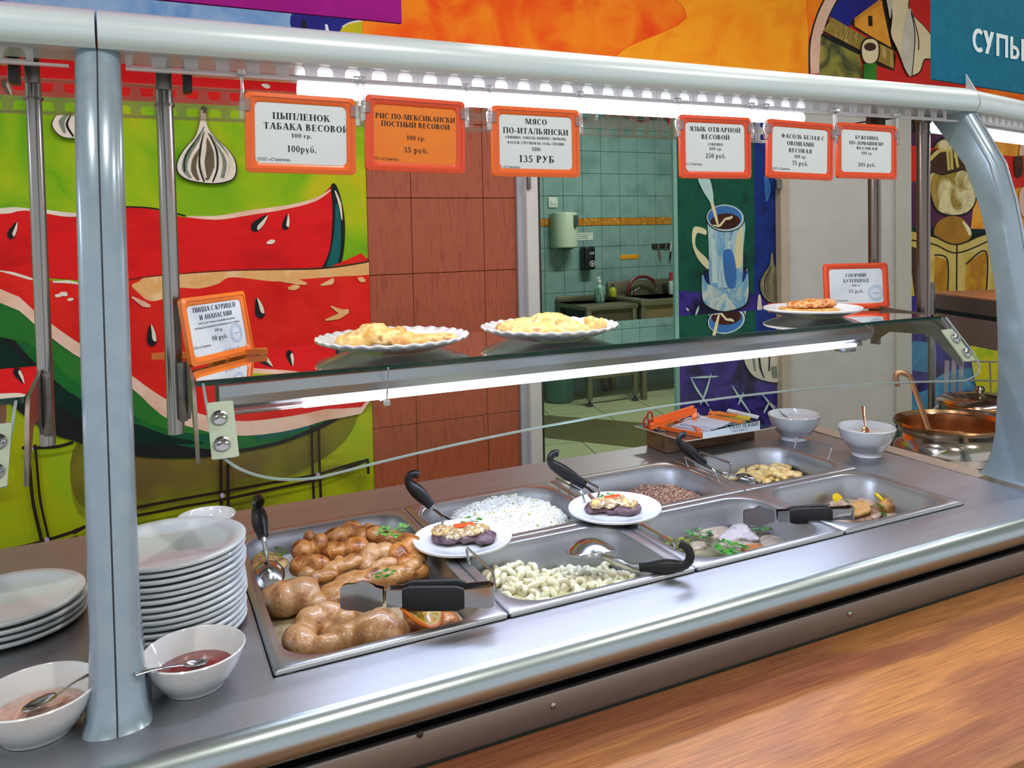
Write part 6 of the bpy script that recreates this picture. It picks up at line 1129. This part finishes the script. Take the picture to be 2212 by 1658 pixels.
for i, (cs, m, nm) in enumerate((([(1525, 902), (1600, 915), (1606, 911), (1532, 897)], PAPERO, 'orange paper strip leaning in the tag tray, nearer the front'), ([(1545, 896), (1618, 908), (1622, 903), (1550, 890)], mat('yellow_paper', ['d6b820'], .6), 'yellow paper strip leaning in the tag tray'), ([(1570, 889), (1636, 905), (1640, 900), (1574, 885)], PAPER, 'white paper strips at the back of the tag tray'), ([(1530, 893), (1590, 900), (1592, 896), (1536, 890)], PAPERO, 'orange paper strip leaning in the tag tray, behind the yellow one'))):
    lay('paper_strip', nm, 'paper', cs, .067+.002*i, .0705+.002*i, m)
wl = [at(1518, 946, z=.051), at(1641, 928, z=.051)]; ww = (wl[1]-wl[0]); wd = ww.normalized(); wn = Vector((wd.y, -wd.x, 0)); wn = wn if wn.y < 0 else -wn; zt = at(1641, 908, y=wl[1].y).z
t = thing('salad_sign', 'white paper strip with salad lettering along the front of the tag tray', 'sign', (wl[0]+wl[1])/2); b = MB()
b.loft([[wl[0]+wn*d, wl[1]+wn*d, wl[1]+wn*d+Vector((0, 0, zt-.051)), wl[0]+wn*d+Vector((0, 0, zt-.061))] for d in (.0, .001)], 0, True, True); sp = b.build('paper', PAPER, t, smooth=False)
b = MB()
for txt, hz, hgt, x0 in (('САЛАТ НЕЖНЫЙ', .012, .0105, .46), ('КУРИЦА, ОВОЩИ, СОУС', .005, .0035, .50)):
    pl, tw = text_polys(txt, hgt); k = min(1, ww.length*(.97-x0)/tw)
    for p_ in pl: b.add([wl[0]+wn*.0016+wd*(ww.length*x0+u*k)+Vector((0, 0, hz+v)) for u, v in p_], [tuple(range(len(p_)))])
b.build('lettering', INKG, sp, smooth=False)
t = thing('scissors', 'red handled scissors at the left end of the tag tray', 'scissors', at(1403, 915, z=.052))
for px, py in ((1396, 912), (1404, 900)):
    c = at(px, py, z=.068); b = MB(); b.tube([c+CR*(.0065*cos(a))+CU*(.013*sin(a)) for a in [2*pi*k/16 for k in range(16)]], .0024, 8, closed=True); b.build('handle_ring', mat('red_plastic', ['a8121c'], .3), t)
b = MB(); bar(b, at(1402, 921, z=.056), at(1440, 930, z=.054), .003, .001); b.build('blade', STEELB, t)
c = at(1506, 896, z=.075); b = MB(); b.ell(c, (.0065, .0065, .0065)); b.tube([c, c+Vector((.004, -.02, -.015))], .002, 6); solo(b, 'push_pin', mat('beige_pin', ['b9a48c'], .5), 'small beige ball headed pin behind the paper slips', 'pin')
# ------------------------------------------------------------------ soup section: lowered top, divider, kettles
t = thing('soup_counter', 'lower steel counter of the soup section right of the right post', 'counter', (2.2, .5, FZ))
def SM(b): b.v = [tuple(ROTS @ Vector((v[0]-1.541, v[1]-.15, v[2]))) for v in b.v]; return b
b = MB(); b.box(1.60, 3.2, -.06, .685, -.125, -.11); SM(b).build('top', STEEL, t, smooth=False)
b = MB(); b.box(1.60, 3.2, .0, .64, FZ, -.125); SM(b).build('body', MATS['counter_body_dark'], t, smooth=False)
b = MB(); prof = [(-.243-.0245*sin(a)+.05, -.0245+.0245*cos(a)) for a in [pi*k/10 for k in range(11)]]; 
b.loft([[(x, y+.15, z) for y, z in prof]+[(x, .02, -.05), (x, .02, 0)] for x in (1.56, 3.2)], 0, True, True); SM(b).build('front_rail', MATS['rail_steel'], t)
b = MB(); q0, q1 = (1.477, .10), (1.477, .685); b.box(1.477, 1.525, .10, .685, -.11, .002); b.build('divider_ledge', mat('warm_steel', ['cfc3b4', 'd9cdbf'], .4, .7, 4, 2, (30, 2, 1)), t)
KET = mat('kettle_steel', ['b5ada2', 'c9c2b8'], .13, 1.); COP = mat('copper_rim', ['a8744a', 'c08c60', '8a5c38'], .22, .9, 12, 3)
def kettle(label, cx, cy, z, R, lid):
    t = thing('soup_kettle', label, 'kettle', (cx, cy, -.11), 'soup kettles')
    zz = z+.112; b = MB(); b.lathe([(R*.80, .0), (R*.86, .004), (R*.88, zz*.30), (R*.93, zz*.38), (R*1.08, zz*.46), (R*1.15, zz*.60), (R*1.12, zz*.74), (R*1.03, zz*.84), (R*.98, zz*.88), (R*.98, zz*.95), (R*1.03, zz), (R*.99, zz+.003), (R*.95, zz-.004)], (cx, cy, -.109), 56); b.build('body', KET, t)
    b = MB(); b.lathe([(R*.95, zz-.004), (R*.93, zz-.03), (R*.90, zz-.085), (R*.5, zz-.095), (.0001, zz-.095)], (cx, cy, -.109), 56); b.build('inner_pot', COP, t)
    b = MB(); b.lathe([(R*.955, zz-.001), (R*1.0, zz+.006), (R*1.03, zz+.002), (R*1.02, zz-.003)], (cx, cy, -.109), 56); b.build('rim', mat('rim_copper', ['c79a72', 'b58a60'], .2, 1., 8), t)
    if lid: b = MB(); b.lathe([(R*1.02, zz+.006), (R*.95, zz+.012), (R*.6, zz+.022), (R*.2, zz+.027), (.0001, zz+.028)], (cx, cy, -.109), 48); b.lathe([(.0001, zz+.050), (.012, zz+.048), (.016, zz+.040), (.010, zz+.032), (.008, zz+.026)], (cx, cy, -.109), 20); b.build('lid', KET, t)
    else: b = MB(); b.lathe([(.0001, zz-.045), (R*.915, zz-.047)], (cx, cy, -.109), 40); b.build('soup', mat('soup', ['9a5a2a', 'b0703c', '7a4420'], .2, 0, 20, 3, coat=.4), t)
kettle('round steel soup kettle with copper inside and a ladle, next to the right post', 1.735, .362, .032, .134, False)
kettle('second soup kettle with a steel lid, half hidden behind the right post', 2.10, .54, .012, .115, True)
kc = Vector((1.735, .362, .045)); l0 = at(2003, 918, y=.38); l1 = at(1968, 818, y=.44); t = thing('ladle', 'brownish steel ladle standing in the soup kettle', 'ladle', l0)
b = MB(); d = (l1-l0).normalized(); s_ = Vector((CR.x, CR.y, 0)).normalized()
b.tube([l0-d*.05, l0, (l0+l1)/2, l1]+[l1-s_*(.02-.02*cos(a))+d*(.018*sin(a)) for a in [pi*k/8 for k in range(1, 9)]]+[l1-s_*.041-d*.02], [.0075, .0075, .0075, .0078]+[.008]*8+[.007], 10, flat=.3, up=s_.cross(d)); b.build('handle', mat('warm_ladle_steel', ['8a6248', '9c7458'], .3, .9, 20), t)
# raised steel shelf and posts behind the kettles
s0, s1 = at(2008, 634, z=.30), at(2160, 652, z=.30); dv = (s1-s0).normalized()*-1 if False else (s1-s0).normalized(); nv = Vector((-dv.y, dv.x, 0)); nv = nv if nv.x > 0 else -nv
t = thing('heated_shelf', 'brown steel shelf unit behind the right post, above the kettles', 'shelf', (s0+s1)/2-Vector((0, 0, .157)))
def sbox(b, a0, a1, n0, n1, z0, z1): 
    L = [[s0+dv*u+nv*n+Vector((0, 0, .30+(z-.40)*1.45-.30)) for u, n in ((a0, n0), (a1, n0), (a1, n1), (a0, n1))] for z in (z0, z1)]; b.loft(L, 0, True, True); return b
Ls = (s1-s0).length
BRS_ = mat('brown_steel', ['5c4c48', '6a5852'], .4, .3, 6)
sbox(MB(), -.03, Ls+.4, .0, .45, .366, .40).build('front_band', BRS_, t, smooth=False); sbox(MB(), .0, Ls+.4, .004, .45, .355, .366).build('gap', BLACK, t, smooth=False); sbox(MB(), -.03, Ls+.4, .0, .45, .292, .355).build('lower_band', mat('brown_steel_lower', ['86706a', '7a665e'], .45, .3, 5), t, smooth=False)
sbox(MB(), -.03, Ls+.4, .004, .45, .40, .403).build('top', mat('warm_shelf_top', ['9c6844', 'a87450'], .3), t, smooth=False)
pc = at(2046, 628, z=.404)+nv*.05; 
b = MB(); x_, y_ = at(2013, 872, y=.75), at(2013, 742, y=.75); b.tube([Vector((x_.x, .75, -.10)), Vector((x_.x, .75, .36))], .012, 12); solo(b, 'support_tube', STEELD, 'thin dark steel support tube behind the soup kettle', 'tube')
for i, (px, ya, yb) in enumerate(((2046, 875, 780), (2062, 872, 745), (2078, 872, 760))):
    a_, c_ = at(px-4, ya, y=.66), at(px, yb, y=.66); b = MB(); bar(b, a_, c_, .008, .003); solo(b, 'acrylic_slat', clear('slat_acrylic', (.85, .9, .92, 1), 1.5, .03, .3), 'clear upright acrylic slat behind the kettle, %s from the left' % ('first', 'second', 'third')[i], 'slat')
t = thing('wire_rack', 'pale wire rack behind the kettles at the far right', 'rack', at(2120, 868, y=.95))
for pts in (((2095, 780), (2190, 782)), ((2095, 821), (2190, 823)), ((2138, 782), (2141, 858)), ((2180, 782), (2184, 858))):
    b = MB(); b.tube([at(*pts[0], y=.95), at(*pts[1], y=.95)], .0035, 8); b.build('wire', mat('cream_wire', ['c9c2a8'], .5), t)
# ------------------------------------------------------------------ kitchen things
def kp(px, py, Y=YK-.012): return at(px, py, y=Y)
c = kp(1194, 437); b = MB(); b.rbox(c.x-.045, c.x+.045, YK-.022, YK-.009, c.z-.045, c.z+.045, .004); b.rbox(c.x-.025, c.x+.025, YK-.027, YK-.022, c.z-.018, c.z+.022, .003)
solo(b, 'light_switch', mat('switch_white', ['c9d0c0'], .4), 'white square light switch on the teal kitchen tiles', 'switch')
t = thing('towel_dispenser', 'large white paper towel dispenser on the teal kitchen wall', 'dispenser', kp(1210, 540))
l_, r_2, tp, bt = kp(1186, 500).x, kp(1234, 500).x, kp(1210, 459).z, kp(1210, 535).z; cx = (l_+r_2)/2; R = (r_2-l_)/2
b = MB(); b.lathe([(R*.92, bt), (R, bt+.01), (R, tp-.02), (R*.95, tp-.004), (R*.8, tp)], (cx, YK-.012-R*.8, 0), 40); b.lathe([(.0001, tp), (R*.8, tp)], (cx, YK-.012-R*.8, 0), 40); b.box(cx-R*.9, cx+R*.9, YK-.10, YK-.010, bt, tp-.01); b.build('body', mat('dispenser_white', ['b9c9b0', 'c4d2ba'], .4), t)
b = MB(); b.rbox(cx+R*.28, cx+R*.62, YK-.02-R*1.86, YK-R*1.5, tp-.125, tp-.025, .006); b.build('window', mat('dispenser_window', ['3a4a44'], .3), t)
b = MB(); b.lathe([(.0001, bt-.006), (R*.55, bt-.012), (R*.7, bt)], (cx, YK-.012-R*.8, 0), 24); b.build('outlet', BLACK, t)
t = thing('soap_dispenser', 'black soap dispenser with white marks on the teal kitchen wall', 'dispenser', kp(1263, 582))
x0, x1, z0_, z1_ = kp(1252, 555).x, kp(1275, 555).x, kp(1263, 582).z, kp(1263, 532).z; b = MB(); b.rbox(x0, x1, YK-.11, YK-.009, z0_, z1_, .018, seg=3); bd = b.build('body', mat('dispenser_black', ['14181c'], .3), t)
b = MB(); yy = YK-.1115; xm = x0+(x1-x0)*.55; s_ = (x1-x0)
for p_ in sans_poly('LCR', .02): b.add([(x0+s_*.42+u*s_*.24, yy, z1_-.068+v*s_*.26) for u, v in p_], [tuple(range(len(p_)))])
for k in range(16):
    a, c2 = 2*pi*k/16, 2*pi*(k+1)/16; b.add([(xm+s_*.12+s_*q*cos(x), yy, z0_+.055+s_*q*sin(x)) for q, x in ((.25, a), (.25, c2), (.19, c2), (.19, a))], [(0, 1, 2, 3)])
b.add([(xm+s_*(.12+u), yy, z0_+.055+s_*v) for u, v in ((-.12, .05), (.0, -.14), (.12, .02), (.04, .08))], [(0, 1, 2, 3)]); b.build('marks', mat('white_print', ['d5dcd8'], .5), bd, smooth=False)
t = thing('wall_notice', 'small white printed notice on the teal kitchen wall', 'notice', kp(1258, 518)); a0, a1 = kp(1237, 519), kp(1281, 502); b = MB(); b.box(a0.x, a1.x, YK-.012, YK-.0095, a0.z, a1.z); nb = b.build('paper', mat('notice_white', ['c9d5c8'], .6), t, smooth=False)
b = MB()
for i, (s, h) in enumerate((('РАКОВИНА ДЛЯ МЫТЬЯ РУК', .010), ('для мытья', .014), ('рук персонала', .010))):
    pl = sans_poly(s); w_ = max(u for p_ in pl for u, _ in p_); k = (a1.x-a0.x)*(.78, .42, .5)[i]/w_
    for p_ in pl: b.add([(a0.x+(a1.x-a0.x)*(.5-(.78, .42, .5)[i]/2)+u*k, YK-.0128, a0.z+(a1.z-a0.z)*(.68, .42, .18)[i]+v*k) for u, v in p_], [tuple(range(len(p_)))])
b.build('print', INK, nb, smooth=False)
a0, a1 = kp(1340, 560), kp(1379, 549); b = MB(); b.rbox(a0.x, a1.x, YK-.014, YK-.009, a0.z, a1.z, .001); solo(b, 'yellow_tile_strip', mat('yellow_sticker', ['dd9a14'], .4), 'yellow strip stuck on the teal kitchen tiles', 'strip')
t = thing('knife_rack', 'dark magnetic rack on the teal kitchen wall', 'rack', kp(1430, 536)); a0, a1 = kp(1408, 536), kp(1453, 525); b = MB(); b.rbox(a0.x, a1.x, YK-.03, YK-.009, a0.z, a1.z, .003); b.build('rail', mat('dark_rack', ['2c241e'], .5), t)
def util(name, label, cat, top, bot, wd, m1, m2, split):
    t = thing(name, label, cat, kp(*bot, Y=YK-.04)); P0, P1 = kp(*top, Y=YK-.038), kp(*bot, Y=YK-.038); pm = P0+(P1-P0)*split
    for nm, p, q, m, w_ in (('blade' if cat == 'knife' else 'head', P0, pm, m1, wd), ('handle', pm, P1, m2, wd*.9)): b = MB(); b.tube([p, (p+q)/2, q], [w_*.5, w_, w_*.8], 8, flat=.35, up=(0, 1, 0)); b.build(nm, m, t)
util('kitchen_knife', 'knife with pale blade and dark handle on the magnetic rack', 'knife', (1451, 521), (1447, 561), .012, mat('pale_blade', ['c9d0cc'], .3, .4), BLACK, .55)
util('peeler', 'small utensil with a brown handle hanging on the magnetic rack', 'utensil', (1422, 527), (1427, 558), .009, STEELB, mat('brown_handle', ['7a4a2c'], .5), .35)
util('peeler', 'tiny steel utensil hanging between the knife and brown handled utensil', 'utensil', (1440, 527), (1438, 537), .008, STEELB, STEELB, .5)
# wash stand and sink
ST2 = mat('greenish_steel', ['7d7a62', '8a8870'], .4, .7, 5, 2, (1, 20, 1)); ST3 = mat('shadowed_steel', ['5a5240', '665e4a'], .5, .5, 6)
t = thing('steel_table', 'low stainless steel wash table in the kitchen behind the doorway', 'table', (3.33, 4.93, FZ)); tz = -.068
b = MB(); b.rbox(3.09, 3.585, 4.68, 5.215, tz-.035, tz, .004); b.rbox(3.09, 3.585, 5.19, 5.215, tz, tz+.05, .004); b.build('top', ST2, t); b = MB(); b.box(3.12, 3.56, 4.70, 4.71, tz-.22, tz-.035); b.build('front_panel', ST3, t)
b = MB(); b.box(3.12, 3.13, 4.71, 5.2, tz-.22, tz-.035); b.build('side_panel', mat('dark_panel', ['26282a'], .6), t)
for x in (3.115, 3.55):
    for y in (4.70, 5.19):
        b = MB(); b.rbox(x-.02, x+.02, y-.02, y+.02, FZ+.05, tz-.035, .003); lg = b.build('leg', ST2, t); b = MB(); b.lathe([(.03, FZ+.001), (.03, FZ+.012), (.012, FZ+.02), (.012, FZ+.052)], (x, y, 0), 14); b.build('foot', mat('dark_foot', ['252a38'], .5), lg)
b = MB(); b.rbox(3.12, 3.55, 4.685, 4.715, FZ+.22, FZ+.26, .003); b.build('cross_bar', ST2, t)
t = thing('sink_unit', 'steel sink unit with backsplash right of the wash table', 'sink', (4.0, 4.92, FZ)); z2 = -.04
b = MB(); b.rbox(3.60, 4.55, 4.66, 4.72, z2-.05, z2, .004); b.rbox(3.60, 4.55, 5.17, 5.215, z2-.05, z2, .004); b.rbox(3.60, 3.72, 4.72, 5.17, z2-.05, z2, .004); b.rbox(4.45, 4.55, 4.72, 5.17, z2-.05, z2, .004); b.rbox(3.60, 4.55, 5.20, 5.218, z2, z2+.13, .004); b.build('top', ST2, t)
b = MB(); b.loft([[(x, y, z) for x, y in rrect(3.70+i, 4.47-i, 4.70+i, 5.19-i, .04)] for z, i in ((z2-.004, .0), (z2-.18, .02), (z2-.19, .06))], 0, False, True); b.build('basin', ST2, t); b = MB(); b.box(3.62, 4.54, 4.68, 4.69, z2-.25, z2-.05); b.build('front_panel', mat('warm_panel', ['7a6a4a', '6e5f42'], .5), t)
for x in (3.63, 4.52):
    for y in (4.69, 5.19): b = MB(); b.rbox(x-.022, x+.022, y-.022, y+.022, FZ+.001, z2-.05, .003); b.build('leg', ST2, t)
t = thing('tap', 'kitchen tap with a red curved hose spout over the sink', 'tap', kp(1360, 640, 5.12)); yT = 5.12
b = MB(); c = kp(1365, 632, yT); b.tube([(c.x, yT, z2), (c.x, yT, c.z+.02)], .022, 12); b.tube([(c.x, yT, c.z), (c.x+.07, yT-.02, c.z+.04)], .009, 8); b.build('mixer', STEELB, t)
b = MB(); b.tube([kp(*q, yT) for q in ((1357, 632), (1358, 618), (1366, 604), (1380, 598), (1395, 597), (1408, 603), (1415, 613))], .014, 10); b.build('spout_hose', mat('red_hose', ['6a1a1e', '7a2226'], .4), t)
b = MB(); b.tube([kp(1415, 613, yT), kp(1420, 624, yT)], .013, 10); b.build('nozzle', STEELB, t)
def bottle(name, label, px, pyb, pyt, wpx, Y, m, cap, pump, pz=None):
    c = kp(px, pyb, Y); h = kp(px, pyt, Y).z-c.z; r = abs(kp(px+wpx/2, pyb, Y).x-c.x); base = c.z if pz is None else pz; t = thing(name, label, 'bottle', (c.x, Y, base)); h += c.z-base
    b = MB(); b.lathe([(.0001, 0), (r*.9, .001), (r, .01), (r, h*.48), (r*.8, h*.62), (r*.35, h*.72), (r*.33, h*.78)], (c.x, Y, base), 20); b.build('body', m, t)
    b = MB(); b.lathe([(r*.4, h*.77), (r*.4, h*.86), (.0001, h*.865)], (c.x, Y, base), 14)
    if pump: b.tube([(c.x, Y, base+h*.86), (c.x, Y, base+h)], .006, 8); b.rbox(c.x-.028, c.x+.012, Y-.008, Y+.008, base+h*.93, base+h*.97, .003)
    else: b.lathe([(r*.8, h*.62), (r*.8, h), (.0001, h)], (c.x, Y, base), 16)
    b.build('cap', cap, t)
bottle('soap_bottle', 'green striped soap bottle with white pump on the wash table', 1295, 655, 597, 20, 5.0, mat('green_bottle', ['1f4a3c', '8fb8a0', '2c6a50'], .25, 0, 16, 2, (3, 3, .6)), mat('pump_white', ['d5dcd8'], .4), True, tz+.0005)
bottle('soap_bottle', 'small yellow green soap bottle with dark pump on the sink', 1324, 645, 612, 14, 5.1, mat('yellow_soap', ['9aa024', 'b0b038'], .25, 0, 10), mat('pump_dark', ['1f3a30'], .4), True, z2+.0005)
bottle('cleaner_bottle', 'white bottle with a red cap at the right end of the sink', 1451, 633, 588, 11, 5.0, mat('white_bottle', ['b9c4be', 'a9b8b8'], .4, 0, 16), mat('red_cap', ['a82a30'], .4), False, z2+.0005)
a0, a1 = kp(1435, 632, 5.16), kp(1446, 611, 5.16); b = MB(); b.rbox(a0.x, a1.x, 5.13, 5.19, z2+.0005, a1.z, .006); solo(b, 'dark_tin', mat('dark_tin', ['2a322e'], .4), 'dark upright tin beside the white bottle on the sink', 'tin')
b = MB(); c = at(1185, 838, z=FZ); b.lathe([(.10, 0), (.115, .02), (.135, .33), (.14, .335), (.13, .33), (.11, .03), (.0001, .02)], (3.0, 5.0, FZ+.001), 24); solo(b, 'waste_bin', mat('teal_bin', ['3f7a72'], .5), 'teal waste bin under the left side of the wash table', 'bin')
# ------------------------------------------------------------------ lift the whole place so that the floor is z = 0
for o in bpy.data.objects:
    if o.parent is None: o.location.z += LIFT
